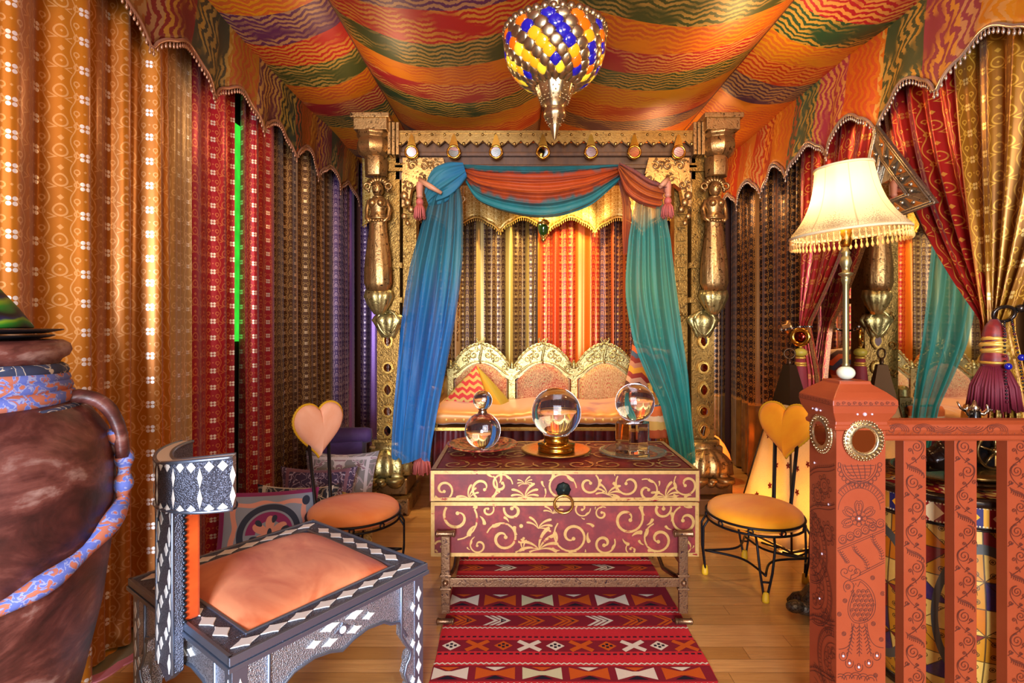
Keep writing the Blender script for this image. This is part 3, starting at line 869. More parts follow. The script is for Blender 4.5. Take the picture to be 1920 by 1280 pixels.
# knot of the blue drape
b = MB()
def knot(s, v):
    a = TAU * s
    pt = bez((800, 372), (815, 345), (845, 335), (872, 318), 12)
    q = v * 10.99; i = int(q); t = q - i
    px = pt[i][0] + (pt[i + 1][0] - pt[i][0]) * t; py = pt[i][1] + (pt[i + 1][1] - pt[i][1]) * t
    c = P(px, py, 3.83); r = (.035 + .07 * sin(PI * min(1, v * .9 + .05))) * (1 + .13 * sin(a * 9 + v * 2.5) + .06 * sin(a * 17 - v * 2) + .08 * sin(a * 4 + v * 4))
    return c + V((-.3 * r * sin(a), r * cos(a) * .6, r * sin(a)))
b.grid(knot, 96, 30, lambda s, v: (s, .15 + .2 * v))
tag(recenter(finish(b, 'cloth_knot', TEALB)), 'blue green bunched cloth knot at the top of the blue drape', 'drape')
# swag of orange and teal scarves between the two hooks
def swag(name, label, topc, botc, mat, Y, bulge=.16, folds=5, seed=0, cat='swag'):
    b = MB()
    def fn(s, v):
        t0 = smoothtab(topc, s); t1 = smoothtab(botc, s)
        e = min(1, 4 * s * (1 - s) + .12)
        px = t0[0] + (t1[0] - t0[0]) * v; py = t0[1] + (t1[1] - t0[1]) * v
        w = .022 * sin(TAU * folds * v + seed + 2 * s) + .012 * sin(TAU * folds * 2.2 * v + 5 * s)
        p = P(px, py, Y)
        return p + V((0, -bulge * e * (.35 + .65 * sin(PI * (.15 + .8 * v))) + w, .010 * sin(TAU * folds * v + s * 3)))
    b.grid(fn, 70, 48, lambda s, v: (s * 1.5, v))
    return tag(recenter(finish(b, name, mat, solid=.003)), label, cat)
swag('scarf_swag', 'orange and teal scarf swagged under the canopy beam', [(0, 868, 310), (.25, 930, 318), (.5, 1010, 320), (.75, 1090, 318), (1, 1164, 310)],
     [(0, 874, 342), (.15, 900, 380), (.35, 965, 406), (.55, 1035, 412), (.75, 1100, 392), (.9, 1145, 355), (1, 1170, 330)], SWAGC, 3.92)
swag('scarf_swag', 'orange scarf end looped over to the tassel beside the green drape', [(0, 1162, 306), (.3, 1192, 322), (.6, 1222, 342), (1, 1250, 348)],
     [(0, 1158, 318), (.3, 1172, 362), (.6, 1200, 384), (.85, 1232, 392), (1, 1238, 385)], ORGO, 3.80, .06, 4)
drape('scarf_tail', 'narrow orange scarf tail hanging at the edge of the green drape', rowsof([(330, 1160, 1172, .03), (380, 1168, 1184, .03), (430, 1168, 1184, .03), (475, 1170, 1178, .03)], 3.86), ORGO, 3.9, 'drape', folds=3, seed=3)
# hooks of the swag
def tassel_mb(b, c, L, r, n=26):
    """loose thread skirt hanging from c"""
    c = V(c)
    b.lathe([(.0, 0), (r * .45, -.01), (r * .55, -.03), (r * .42, -.05)], c, 14)
    for k in range(n):
        a = TAU * k / n + (k % 3) * .1; q = r * (.55 + .45 * ((k * 7) % 5) / 5)
        b.tube([c + V((r * .3 * cos(a), r * .3 * sin(a), -.045)), c + V((q * .8 * cos(a), q * .8 * sin(a), -L * .5)), c + V((q * cos(a), q * sin(a), -L * (.92 + .08 * (k % 2))))], [r * .11, r * .13, r * .09], 5)
for (px, py, q0, lab) in ((1252, 340, (1236, 352), 'rose silk tassel hanging beside the looped orange scarf'), (787, 342, (828, 362), 'rose silk tassel hanging beside the blue cloth knot')):
    c = P(px, py, 3.78)
    t = thing('tassel', lab, 'tassel', tuple(c - V((0, 0, .26))))
    b = MB()
    b.tube([P(q0[0], q0[1], 3.75), P((px + q0[0]) / 2, (py + q0[1]) / 2 - 2, 3.74), c + V((0, 0, .02)), c], [.012, .02, .018, .012], 8)
    finish(b, 'cord', plain('pink_gold_braid', '#c08a68', .5), t)
    b = MB(); b.lathe([(.0, .01), (.022, .0), (.026, -.03), (.022, -.09), (.026, -.10), (.012, -.115)], c, 12); finish(b, 'woven_head', plain('pink_gold_braid', '#b87a60', .5), t)
    b = MB(); tassel_mb(b, c - V((0, 0, .11)), .15, .05); finish(b, 'thread_skirt', ROSE, t)
# little hanging lantern
c = P(1019, 412, 4.25)
t = thing('hanging_lantern', 'small green glass lantern hanging below the swag', 'lantern', tuple(c - V((0, 0, .2))))
b = MB(); b.tube([c + V((0, 0, .28)), c], .004, 6); b.lathe([(.0, .01), (.03, .0), (.05, -.02), (.045, -.035)], c, 16); b.lathe([(.02, -.135), (.016, -.15), (.022, -.16), (.008, -.175), (.0, -.185)], c, 12)
finish(b, 'metal_cap', BRASSA, t)
b = MB(); b.lathe([(.043, -.035), (.045, -.06), (.038, -.10), (.02, -.138)], c, 20)
finish(b, 'glass_cup', Mat('green_glass').set(col=H('#2c5a1c'), rough=.08, trans=.6).m, t)

# ---------------------------------------------------------------- swing couch
couch = thing('swing_couch', 'carved gilt swing couch hung on brass chains under the canopy', 'couch', (.17, 4.4, .5))
SX0, SX1, SY0, SY1 = -.74, 1.14, 4.06, 4.82
b = MB()
b.boxz(SX0, SX1, SY0, SY1, .55, .575)
b.boxz(SX0 - .01, SX1 + .01, SY0 - .012, SY0 + .02, .55, .577)
for sg, X in ((-1, SX0), (1, SX1)):
    b.add([(X, SY0 - .01, .56), (X + sg * .16, SY0 - .01, .545), (X + sg * .16, SY0 + .12, .545), (X, SY0 + .12, .56), (X, SY0 - .01, .61), (X + sg * .16, SY0 - .01, .55), (X + sg * .16, SY0 + .12, .55), (X, SY0 + .12, .61)],
          [(0, 1, 2, 3), (4, 5, 6, 7), (0, 1, 5, 4), (1, 2, 6, 5), (2, 3, 7, 6), (3, 0, 4, 7)], smooth=False)
finish(b, 'seat_frame', BRASSA, couch, bev=.004)
# back rail with three carved arches
BY = 4.86
arches = [(908, 840, 945), (1021, 955, 1070), (1130, 1080, 1172)]
X_ = lambda px: (px - VX) * BY / F
Z_ = lambda py: CAMZ - (py - VY) * BY / F
fq = (V((0, BY, 0)), V((1, 0, 0)), V((0, 0, 1)), V((0, -1, 0)))
b = MB(); pads = []
ctr = [X_(902), X_(1018), X_(1133)]; hw = .275
for c in ctr:
    out = [];
    for i in range(41):
        t = -1 + i / 20
        h = 1.0 - abs(t) ** 1.7
        ogee = .955 + .235 * max(0, 1 - t * t) ** .85 + .010 * abs(sin(t * 22))
        out.append((c + t * hw, ogee))
    inner = [(c + (1 - i / 10) * hw * .93, .86 + .14 * max(0, cos((1 - i / 10) * PI / 2)) ** 1.1) for i in range(21)]
    b.prism(out + inner, fq, .035)
    # relief
    sc_ = leafscroll
    segs = []
    for sg in (-1, 1):
        segs += sc_(c + sg * .065, 1.085, .036, -sg, PI / 2, 3) + sc_(c + sg * .145, 1.05, .032, sg, PI / 2, 3) + sc_(c + sg * .21, .975, .028, -sg, PI / 2, 3) + sc_(c + sg * .035, 1.145, .022, sg, 0, 2)
        segs += [(bez((c + sg * .26, .90), (c + sg * .2, .91), (c + sg * .16, 1.02), (c, 1.03), 18), tr(18, .011))]
        edge = [(c + sg * t_ * hw, .955 + .235 * (1 - t_ * t_) ** .85 - .012) for t_ in [i / 16 for i in range(1, 16)]]
        segs += [(edge, .009)]
        for q in edge[::2]: segs.append(([(q[0], q[1]), (q[0] + sg * .006, q[1] + .014)], [.013, .008]))
    segs += [(bez((c, 1.0), (c - .03, 1.08), (c + .03, 1.12), (c, 1.20), 10), tr(10, .014)), (spiral(c, 1.205, .022, 1.2, -PI / 2, 1, 14), .006)]
    for sg in (-1, 1): segs.append((bez((c, 1.18), (c + sg * .03, 1.2), (c + sg * .05, 1.23), (c + sg * .028, 1.235), 8), .007))
    relief(b, (fq[0], fq[1], fq[2], fq[3]), segs, eps=.04)
    pads.append(c)
for x in (ctr[0] - .275, (ctr[0] + ctr[1]) / 2, (ctr[1] + ctr[2]) / 2, ctr[2] + .275):
    b.boxz(x - .028, x + .028, BY - .05, BY + .02, .56, .96); b.lathe([(.028, .96), (.034, .97), (.02, .985), (.026, 1.0), (.0, 1.04)], (x, BY - .015, 0), 10)
for z in (.60, .90): b.boxz(ctr[0] - .27, ctr[2] + .27, BY - .045, BY + .01, z - .02, z + .02)
finish(b, 'back_frame', GILT2, couch)
def paisley(name, ground, a, c2):
    M = Mat(name); x, y, z = coords('Object')
    u = ab(fr(x / .115) - .5) * .115; v = z
    r = hyp(u * 1.25, (fr(v / .17) - .45) * .085)
    lines = ab(fr(r * 55.0) - .5) < .17
    lat = noise(vec(x, 0.0, z), 55, 3, .6, 1.5)
    n = noise(vec(x, 0.0, z), 4, 1)
    col = mix(sst(n, .4, .6), H(ground), H(c2)); col = mix(lines, col, H(a)); col = mix(ab(lat - .5) < .035, col, H('#c8a878'))
    M.set(col=col, rough=.7, sheen=.3); return M.m
PAIS = paisley('paisley_wool', '#8a7a58', '#901418', '#a84430'); PAIS2 = paisley('pale_paisley_wool', '#a88c50', '#a03424', '#8c7c4c')
for i, c in enumerate(pads):
    b = MB()
    def fn(s, v, c=c):
        t = -1 + 2 * s
        top = .865 + .145 * max(0, cos(t * PI / 2)) ** 1.1
        z = .60 + (top - .60) * v
        q = (1 - t ** 4) * (1 - (2 * v - 1) ** 4)
        return (c + t * hw * .87, BY - .035 - .045 * q ** .5, z)
    b.grid(fn, 28, 16); finish(b, 'upholstered_panel', PAIS2 if i == 2 else PAIS, couch, solid=.006)
# arm posts and carved side panels
for sg, X in ((-1, SX0 + .07), (1, SX1 - .03)):
    b = MB()
    b.boxz(X - .05, X + .05, SY0 + .0, SY0 + .10, .57, .80)
    b.lathe([(.05, .80), (.056, .81), (.05, .83), (.052, .86), (.03, .885), (.0, .89)], (X, SY0 + .05, 0), 18, rip=lambda a, i: 1 + .05 * cos(8 * a))
    fa = (V((X, SY0, 0)), V((1, 0, 0)), V((0, 0, 1)), V((0, -1, 0)))
    for z in (.62, .69, .76): relief(b, fa, leafscroll(-.012, z, .022, 1, z * 20, 2) + leafscroll(.022, z - .02, .016, -1, z * 11, 2), eps=.004)
    b.boxz(X - .025, X + .025, SY0 + .1, BY - .03, .57, .66)
    fs = (V((X, SY0 + .1, .66)), V((0, 1, 0)), V((0, 0, 1)), V((-1, 0, 0)))
    b.prism([(0, 0), (.62, 0), (.62, .24), (.5, .22), (.35, .12), (.15, .08), (0, .1)], (fs[0], fs[1], fs[2], V((1, 0, 0))), .03)
    finish(b, 'arm_post', GILT if sg < 0 else GILT2, couch, bev=.003)
# chains with alternate rods and rings
def chain(pts, r=.004):
    b = MB(); tot = 0
    path = []
    for a, c in zip(pts, pts[1:]):
        n = max(1, int((c - a).length / .065))
        path += [a + (c - a) * (i / n) for i in range(n)]
    path.append(pts[-1])
    for i, (a, c) in enumerate(zip(path, path[1:])):
        d = (c - a).normalized(); m = (a + c) / 2
        if i % 2 == 0:
            b.tube([a + d * .004, a + (c - a) * .2, m, a + (c - a) * .8, c - d * .004], [.005, .009, .0055, .009, .005], 6)
        else:
            b.torus(m, .018, .0045, 12, 5, V((0, 1, 0)) if i % 4 == 1 else V((.8, .6, 0)), ell=(.85, 1.0))
            b.tube([a, a + d * .018], .005, 5); b.tube([c, c - d * .018], .005, 5)
    return b
brz = carved('aged_chain_brass', '#b8966a', '#5a3c20', 120, .35, .9, .2)
finish(chain([P(864, 345, 4.02), P(800, 725, 4.02), P(797, 765, 4.06)]), 'chain', brz, couch)
finish(chain([P(870, 345, 4.02), P(866, 400, 4.12), P(858, 640, 4.75)]), 'chain', brz, couch)
finish(chain([P(1170, 350, 4.02), P(1182, 390, 4.02), P(1186, 420, 4.04), P(1232, 745, 4.06)]), 'chain', brz, couch)
b = MB(); b.tube([P(786, 745, 4.02), P(790, 752, 4.0), P(795, 762, 4.0), P(793, 772, 4.0), P(789, 780, 4.02)], .008, 8); b.torus(P(790, 788, 4.02), .024, .006, 14, 6, (0, 1, .2)); finish(b, 'chain_hook', IRON, couch)
# mattress with rolled front edge
b = MB()
def matt(s, v):
    a = TAU * v
    x = SX0 + .02 + (SX1 - SX0 - .04) * s
    e = min(1, min(s, 1 - s) * 14 + .35) ** .6
    cy = (SY0 + SY1) / 2; hy = (SY1 - SY0) / 2 + .015; hz = .068
    y = math.copysign(abs(cos(a)) ** .45, cos(a)); z = math.copysign(abs(sin(a)) ** .7, sin(a))
    wr = 1 + .05 * sin(s * 70 + 3 * sin(s * 17)) * (cos(a) < -.2) + .03 * sin(s * 31)
    return V((x, cy + hy * y * (1 if e > .9 else .96), .645 + hz * z * e * wr + (.012 * sin(s * 15) if z > 0 else 0)))
b.grid(matt, 150, 40)
MATT = Mat('golden_silk'); x, y, z = coords('Object'); n_ = noise(vec(x, y, z), 4, 3)
MATT.set(col=mix(sst(n_, .56, .72), H('#d08a3e'), H('#a04a18')), rough=.38, metal=.15, sheen=.3)
mt = thing('mattress', 'golden silk mattress lying on the swing couch', 'mattress', (.2, 4.4, .575))
finish(b, 'cover', MATT.m, mt)
GB = plain('gold_bobbles', '#e0b860', .5)
for i in range(26): b = MB(); b.sph((-.55 + i * .066, SY0 - .016 + .004 * (i % 2), .635), .011, 8); finish(b, 'bobble', GB, mt)
for (px, py, lab) in ((803, 822, 'cream tassel at the corner of the mattress beside the blue drape'),):
    c = P(px, py - 20, 4.03); t = thing('tassel', lab, 'tassel', tuple(c - V((0, 0, .19))))
    b = MB(); b.tube([c + V((0, 0, .06)), c], .006, 6); b.sph(c, .016, 10); finish(b, 'cord_head', plain('cream_cord', '#c8a878', .6), t)
    b = MB(); tassel_mb(b, c, .17, .022, 14); finish(b, 'thread_skirt', plain('cream_thread', '#d0b488', .7), t)
c = P(789, 800, 4.0); t = thing('tassel', 'rose tassel with a patterned head hanging below the couch corner', 'tassel', tuple(c - V((0, 0, .34))))
b = MB(); b.lathe([(.0, .01), (.03, -.0), (.034, -.02), (.024, -.17), (.018, -.19)], c, 14); finish(b, 'woven_head', plain('pink_gold_braid', '#b08a78', .5), t)
b = MB(); tassel_mb(b, c - V((-.01, 0, .18)), .17, .075, 34); finish(b, 'thread_skirt', ROSE, t)
# red cloth skirt seen under the couch
drape('couch_valance', 'dark red cloth hanging below the couch seat', [(.53, SX0 + .03, SX1 - .03, .03), (.3, SX0 + .03, SX1 - .03, .05), (.12, SX0 + .02, SX1 - .02, .06)], leather('dark_red_silk', '#3c0a10', '#6a1218', .4), 4.3, 'cloth', folds=22, seed=2, W=2.0)

# ---------------------------------------------------------------- cushions on the couch
def pillow(b, fr_, w, h, th, shape=None, n=26, pinch=.12):
    """stuffed pillow in frame (u along width, w along height); both faces"""
    o, u, w_, nn = fr_
    def pt(s, t, side):
        a, c = 2 * s - 1, 2 * t - 1
        k = max(0, (1 - a * a) * (1 - c * c)) ** .42
        pi_ = 1 - pinch * (1 - abs(a) ** 2) * abs(c) ** 3; pj = 1 - pinch * (1 - abs(c) ** 2) * abs(a) ** 3
        return o + u * (a * w / 2 * pj) + w_ * ((c * pi_ + 1) * h / 2) + nn * (side * th / 2 * k)
    for sd in (1, -1):
        b.grid(lambda s, t: pt(s, t, sd), n, n, lambda s, t: ((s - .5) * w, (t - .5) * h))
FLAMEP = flame('flame_stitch_pillow_cloth', [(0, H('#8a3a2a')), (.5, H('#a8782c'))], [(0, H('#a81c20')), (.5, H('#a81c20'))], -.3, .3, lf=.06, dark=.95)
# pyramid pillow
t = thing('pyramid_pillow', 'pyramid pillow in red flame stitch and mustard on the mattress', 'pillow', tuple(P(880, 762, 4.4)))
base = [P(826, 759, 4.42), P(941, 762, 4.36), P(960, 758, 4.62), P(850, 756, 4.66)]; apex = P(893, 684, 4.56)
M = Mat('red_flame_stitch'); x, y, z = coords('Object')
zz = ab(fr(x / .07 + z * 3.0) - .5) * .05 + noise(vec(x, y, z), 30, 2) * .03
ln = sst(ab(fr((z + zz) / .055) - .5), .2, .26)
M.set(col=mix(ln, H('#b8944a'), H('#b01c20')), rough=.65, sheen=.3); RFL = M.m
MUST = weave('mustard_silk', '#b8781c', '#cc962c', .5); OLIV = weave('olive_silk', '#8a7a2c', '#a8903c', .5)
def tri(b, A, B_, C, bulge, n=14):
    A, B_, C = V(A), V(B_), V(C); nn = (B_ - A).cross(C - A).normalized()
    vs, fs, idx = [], [], {}
    for i in range(n + 1):
        for j in range(n + 1 - i):
            a, c = i / n, j / n; k = 1 - a - c
            e = (27 * a * c * k) ** .5 if a * c * k > 0 else 0
            idx[i, j] = len(vs); vs.append(A * k + B_ * a + C * c + nn * bulge * e)
    for i in range(n):
        for j in range(n - i):
            fs.append((idx[i, j], idx[i + 1, j], idx[i, j + 1]))
            if i + j < n - 1: fs.append((idx[i + 1, j], idx[i + 1, j + 1], idx[i, j + 1]))
    b.add(vs, fs)
b = MB()
mid = base[0] * .5 + base[1] * .5 + V((0, .0, 0))
q = base[0] + (base[1] - base[0]) * .80
b.mi = 0; tri(b, base[0], q, apex, .03); b.mi = 1; tri(b, q, base[1], apex, .012); b.mi = 2; tri(b, base[1], base[2], apex, .02); tri(b, base[3], base[0], apex, .02); tri(b, base[2], base[3], apex, .02)
b.add(base, [(3, 2, 1, 0)], smooth=False)
finish(b, 'cover', [RFL, MUST, OLIV], t)
# striped pillow at the far arm
M = Mat('zigzag_striped_wool'); u, v, _ = coords('UV')
f_ = fr(v / .36 + ab(fr(u / .16) - .5) * .22 + u * .35)
M.set(col=ramp(f_, [(0, H('#a87058')), (.12, H('#7a1c14')), (.24, H('#3a4a68')), (.36, H('#c8541c')), (.5, H('#4a1c14')), (.62, H('#c09070')), (.74, H('#8a2418')), (.86, H('#c88a1c'))], True), rough=.8, sheen=.2)
b = MB(); o_ = P(1205, 735, 4.66); fr_ = frame(o_ - V((0, 0, .03)), (1, .25, -.25), (.22, .12, 1))
fr_ = (fr_[0], fr_[1], fr_[2], fr_[1].cross(fr_[2]))
pillow(b, fr_, .40, .46, .13); tag(recenter(finish(b, 'pillow', M.m)), 'zigzag striped wool pillow leaning against the arched couch back', 'pillow')
# folded striped blanket over the front edge
M = Mat('striped_blanket_wool'); u, v, _ = coords('UV'); w_ = noise(vec(u, v), 8, 2)
M.set(col=ramp(v + (w_ - .5) * .06, [(0, H('#c87a28')), (.2, H('#d0a070')), (.32, H('#38588a')), (.46, H('#c85c1c')), (.6, H('#d8b080')), (.7, H('#c89a48')), (.85, H('#a84a1c'))], True), rough=.85)
b = MB()
def blk(s, v):
    x = .86 + .26 * s
    L = .42 * v
    if L < .2: return V((x, SY0 + .17 - L, .734 + .004 * sin(s * 9)))
    return V((x, SY0 - .045 - .012 * sin(s * 12), .722 - (L - .2)))
b.grid(blk, 24, 30); tag(recenter(finish(b, 'blanket', M.m, solid=.012)), 'folded striped blanket draped over the front of the mattress', 'blanket')
# ---------------------------------------------------------------- painted chest
KX0, KX1, KY0, KY1, KZ0, KZ1 = -.404, .826, 2.45, 3.05, .289, .684
KS = .545
chest = thing('painted_chest', 'crimson wooden chest painted with gold scrolls standing on a metal cradle', 'chest', ((KX0 + KX1) / 2, (KY0 + KY1) / 2, KZ0))
M = Mat('crimson_lacquer'); x, y, z = coords('Object'); n_ = noise(vec(x, y, z), 14, 5, .65)
M.set(col=mix(sst(n_, .42, .7), H('#641214'), H('#84241e')), rough=.48, nrm=bump(n_, .1, .004)); CRIM = M.m
M = Mat('worn_gold_paint'); x, y, z = coords('Object'); n_ = noise(vec(x * 1.0, y, z * 2.0), 16, 5, .7)
M.set(col=mix(sst(n_, .60, .66), mix(noise(vec(x, y, z), 60, 2), H('#a68040'), H('#c8a462')), H('#8c2020')), rough=.38, metal=.35); GPAINT = M.m
def scroll(b, fr_, cx, cy, r, d=1, a0=0, leaves=2, turns=1.35, mi=1, w=.016, clip=None):
    pts = spiral(cx, cy, r, turns, a0, d, 34, .16)
    ws = [w * (.45 + .75 * (i / 33)) * min(1, 3 * (1.06 - i / 33)) for i in range(34)]
    draw(b, fr_, pts, ws, mi, clip)
    e = pts[-1]; blob(b, fr_, e[0], e[1], w * .62, mi, clip)
    for k in range(leaves):
        a = a0 + d * (1.1 + k * 1.5)
        x, y = cx + r * .86 * cos(a), cy + r * .86 * sin(a)
        comma(b, fr_, x, y, r * .62, a + PI + d * .9, d, mi, clip, .36)
        x, y = cx + r * .98 * cos(a + .5 * d), cy + r * .98 * sin(a + .5 * d)
        comma(b, fr_, x, y, r * .5, a + .5 * d - d * .5, -d, mi, clip, .34)
EPS = [.0010]
def draw(b, fr_, pts, ws, mi, clip):
    EPS[0] += .000012; ep = EPS[0]
    if clip:
        run, rw = [], []
        for p, w in zip(pts, ws):
            if clip[0] < p[0] < clip[1] and clip[2] < p[1] < clip[3]: run.append(p); rw.append(w)
            else:
                if len(run) > 2: b.ribbon(run, rw, fr_, ep, mi)
                run, rw = [], []
        if len(run) > 2: b.ribbon(run, rw, fr_, ep, mi)
    else: b.ribbon(pts, ws, fr_, ep, mi)
def blob(b, fr_, x, y, r, mi, clip=None):
    if clip and not (clip[0] + r < x < clip[1] - r and clip[2] + r < y < clip[3] - r): return
    b.poly([(x + r * cos(TAU * i / 12), y + r * sin(TAU * i / 12)) for i in range(12)], fr_, EPS[0] + .000006, mi)
def comma(b, fr_, x, y, L, a, d, mi=1, clip=None, w=.3):
    """curved leaf stroke: fat at the head, thin at the tail"""
    n = 10; pts = []
    for i in range(n):
        t = i / (n - 1); q = a + d * 1.1 * t
        if i == 0: pts.append((x, y))
        else: pts.append((pts[-1][0] + L / n * cos(q), pts[-1][1] + L / n * sin(q)))
    ws = [L * w * (.12 + .88 * (i / (n - 1)) ** .8) * (1 if i < n - 1 else .55) for i in range(n)]
    draw(b, fr_, pts, ws, mi, clip)
def palm(b, fr_, x, y, L, a, mi=1, clip=None, k=3):
    for i in range(-k, k + 1):
        comma(b, fr_, x, y, L * (1.05 - .10 * abs(i)), a + i * .42, 1 if i > 0 else -1, mi, clip, .15)
def vine(b, fr_, p0, p1, p2, p3, w=.013, mi=1, clip=None):
    pts = bez(p0, p1, p2, p3, 30); draw(b, fr_, pts, [w * (.5 + .5 * sin(PI * i / 29)) for i in range(30)], mi, clip)
W = KX1 - KX0; D = KY1 - KY0
# body
b = MB(); b.boxz(KX0, KX1, KY0, KY1, KZ0, KS - .006)
fb = (V((KX0, KY0, KZ0)), V((1, 0, 0)), V((0, 0, 1)), V((0, -1, 0)))
HB = KS - .006 - KZ0; cl = (.018, W - .018, .018, HB - .016)
for (p0, p1) in (((0, .009), (W, .009)), ((0, HB - .008), (W, HB - .008)), ((.008, 0), (.008, HB)), ((W - .008, 0), (W - .008, HB))):
    EPS[0] += .00002; b.ribbon([p0, ((p0[0] + p1[0]) / 2, (p0[1] + p1[1]) / 2), p1], .017, fb, EPS[0], 1)
k_ = W / 505.0
def q_(px, py): return ((px - 808) * k_, (1043 - py) * k_)
for (px, py, r, d, a0, lv, tn) in ((858, 968, 43, 1, -PI / 2, 3, 1.5), (826, 1022, 18, -1, .3, 1, 1.2), (898, 1022, 18, 1, 2.0, 1, 1.2), (944, 1008, 32, -1, PI * .9, 2, 1.4), (963, 955, 24, 1, .4, 1, 1.3), (915, 955, 15, -1, 2, 1, 1.1),
                                  (1074, 1004, 36, 1, 2.4, 3, 1.45), (1092, 952, 17, -1, 0, 1, 1.2), (1134, 1018, 22, -1, .4, 1, 1.3), (1178, 972, 39, -1, 2.8, 3, 1.5), (1130, 962, 14, 1, 1, 1, 1.1), (1238, 1010, 31, 1, 1.9, 2, 1.4), (1243, 953, 22, -1, 2.0, 1, 1.3), (1288, 975, 32, 1, .6, 2, 1.4), (1186, 1029, 12, 1, 2, 0, 1.1), (1284, 1026, 16, -1, 1.5, 1, 1.2)):
    c = q_(px, py); scroll(b, fb, c[0], c[1], r * k_, d, a0, lv, tn, 1, .014 if r > 20 else .010, cl)
for (px, py, L, a, k) in ((1012, 1030, 52, 1.75, 3), (1010, 990, 34, 1.2, 2), (984, 1032, 26, 2.4, 1), (1038, 962, 26, 1.4, 2)):
    c = q_(px, py); palm(b, fb, c[0], c[1], L * k_, a, 1, cl, k)
for (px, py) in ((978, 985), (1108, 1034), (1212, 1035), (1215, 950)): c = q_(px, py); blob(b, fb, c[0], c[1], .009, 1, cl)
finish(b, 'body', [CRIM, GPAINT], chest)
# lid
b = MB(); b.boxz(KX0 - .004, KX1 + .004, KY0 - .004, KY1 + .002, KS, KZ1)
fl_ = (V((KX0, KY0 - .004, KS)), V((1, 0, 0)), V((0, 0, 1)), V((0, -1, 0))); HL = KZ1 - KS; cl = (.018, W - .018, .014, HL - .012)
for (p0, p1) in (((0, .009), (W, .009)), ((0, HL - .007), (W, HL - .007)), ((.008, 0), (.008, HL)), ((W - .008, 0), (W - .008, HL))):
    EPS[0] += .00002; b.ribbon([p0, ((p0[0] + p1[0]) / 2, (p0[1] + p1[1]) / 2), p1], .016, fl_, EPS[0], 1)
def q2(px, py): return ((px - 808) * k_, (937 - py) * k_)
for (px, py, r, d, a0, lv, tn) in ((832, 915, 24, 1, PI, 1, 1.3), (905, 912, 34, -1, PI * .6, 2, 1.4), (940, 905, 22, 1, 0, 1, 1.1), (1052, 912, 30, 1, 0, 2, 1.3), (1105, 905, 26, -1, 2.4, 2, 1.3), (1180, 905, 30, 1, 1.0, 2, 1.3), (1215, 918, 24, -1, 2, 2, 1.2), (1290, 905, 26, 1, 2.5, 2, 1.2)):
    c = q2(px, py); scroll(b, fl_, c[0], c[1], r * k_, d, a0, lv, tn, 1, .012, cl)
for (px, py, L, a, k) in ((985, 930, 36, PI / 2, 3), (985, 905, 20, PI / 2, 3), (880, 932, 30, 2, 2), (1140, 925, 34, 1.2, 3), (1250, 930, 36, 1.8, 3), (1020, 932, 24, .4, 1)):
    c = q2(px, py); palm(b, fl_, c[0], c[1], L * k_, a, 1, cl, k)
ft = (V((KX0, KY0, KZ1)), V((1, 0, 0)), V((0, 1, 0)), V((0, 0, 1))); cl = (.03, W - .03, .03, D - .03)
rnd = random.Random(8)
for i in range(8):
    for j in range(3):
        scroll(b, ft, .1 + i * .148, .10 + j * .2, .075, 1 if (i + j) % 2 else -1, rnd.uniform(0, 6), 2, 1.3, 1, .012, cl)
for (p0, p1) in (((0, .01), (W, .01)), ((0, D - .01), (W, D - .01)), ((.01, 0), (.01, D)), ((W - .01, 0), (W - .01, D))): EPS[0] += .00002; b.ribbon([p0, p1], .02, ft, EPS[0], 1)
lid = finish(b, 'lid', [CRIM, GPAINT], chest)
# ring pull
b = MB(); c = P(1056, 917, KY0)
b.lathe([(.0, 0), (.034, .002), (.03, .008), (.02, .010), (.012, .022), (.0, .026)], (c.x, KY0 - .004, c.z), 20, axis=V((0, -1, 0)), rip=lambda a, i: 1 + .06 * cos(8 * a))
lt = finish(b, 'latch_plate', plain('dark_verdigris', '#2c3a38', .4, .8), chest)
b = MB(); b.torus((c.x, KY0 - .022, c.z - .062), .042, .006, 28, 8, (0, 1, .12)); b.tube([(c.x, KY0 - .006, c.z - .012), (c.x, KY0 - .026, c.z - .02)], .005, 6)
finish(b, 'ring_pull', BRASSA, lt)
# cradle
SR = carved('wrought_bronze', '#8a6a4c', '#33202a', 70, .38, .85, .4)
stand = thing('chest_cradle', 'wrought bronze cradle with curled feet carrying the painted chest', 'stand', ((KX0 + KX1) / 2, 2.7, 0))
for X in (P(836, 1100, 2.42).x, P(1280, 1100, 2.42).x):
    for Y, sy in ((2.415, -1), (3.085, 1)):
        b = MB()
        pts = [(X, Y, .40), (X, Y, .2), (X, Y + sy * .005, .06), (X, Y + sy * .012, .028)]
        b.boxz(X - .02, X + .02, Y - .010, Y + .010, .05, .405)
        b.lathe([(.011, -.045), (.017, -.04), (.013, -.03), (.013, .03), (.017, .04), (.011, .045)], (X, Y + sy * .006, .41), 10, axis=V((1, 0, 0)))
        b.boxz(X - .026, X + .026, Y - .014, Y + .014, .155, .165); b.boxz(X - .026, X + .026, Y - .014, Y + .014, .215, .225)
        b.sph((X, Y + sy * .012, .19), .014, 10)
        b.lathe([(.008, -.04), (.016, -.035), (.012, -.028), (.012, .028), (.016, .035), (.008, .04)], (X, Y + sy * .012, .018), 10, axis=V((1, 0, 0)))
        finish(b, 'leg', SR, stand, bev=.002)
    b = MB(); b.boxz(X - .012, X + .012, 2.425, 3.075, .262, .287); b.tube([(X, 2.43, .19), (X, 2.75, .10), (X, 3.07, .19)], .011, 6); finish(b, 'side_bar', SR, stand)
for Y in (2.415, 3.085):
    b = MB(); b.boxz(P(836, 1100, 2.42).x, P(1280, 1100, 2.42).x, Y - .006, Y + .006, .168, .208); finish(b, 'stretcher', SR, stand, bev=.002)

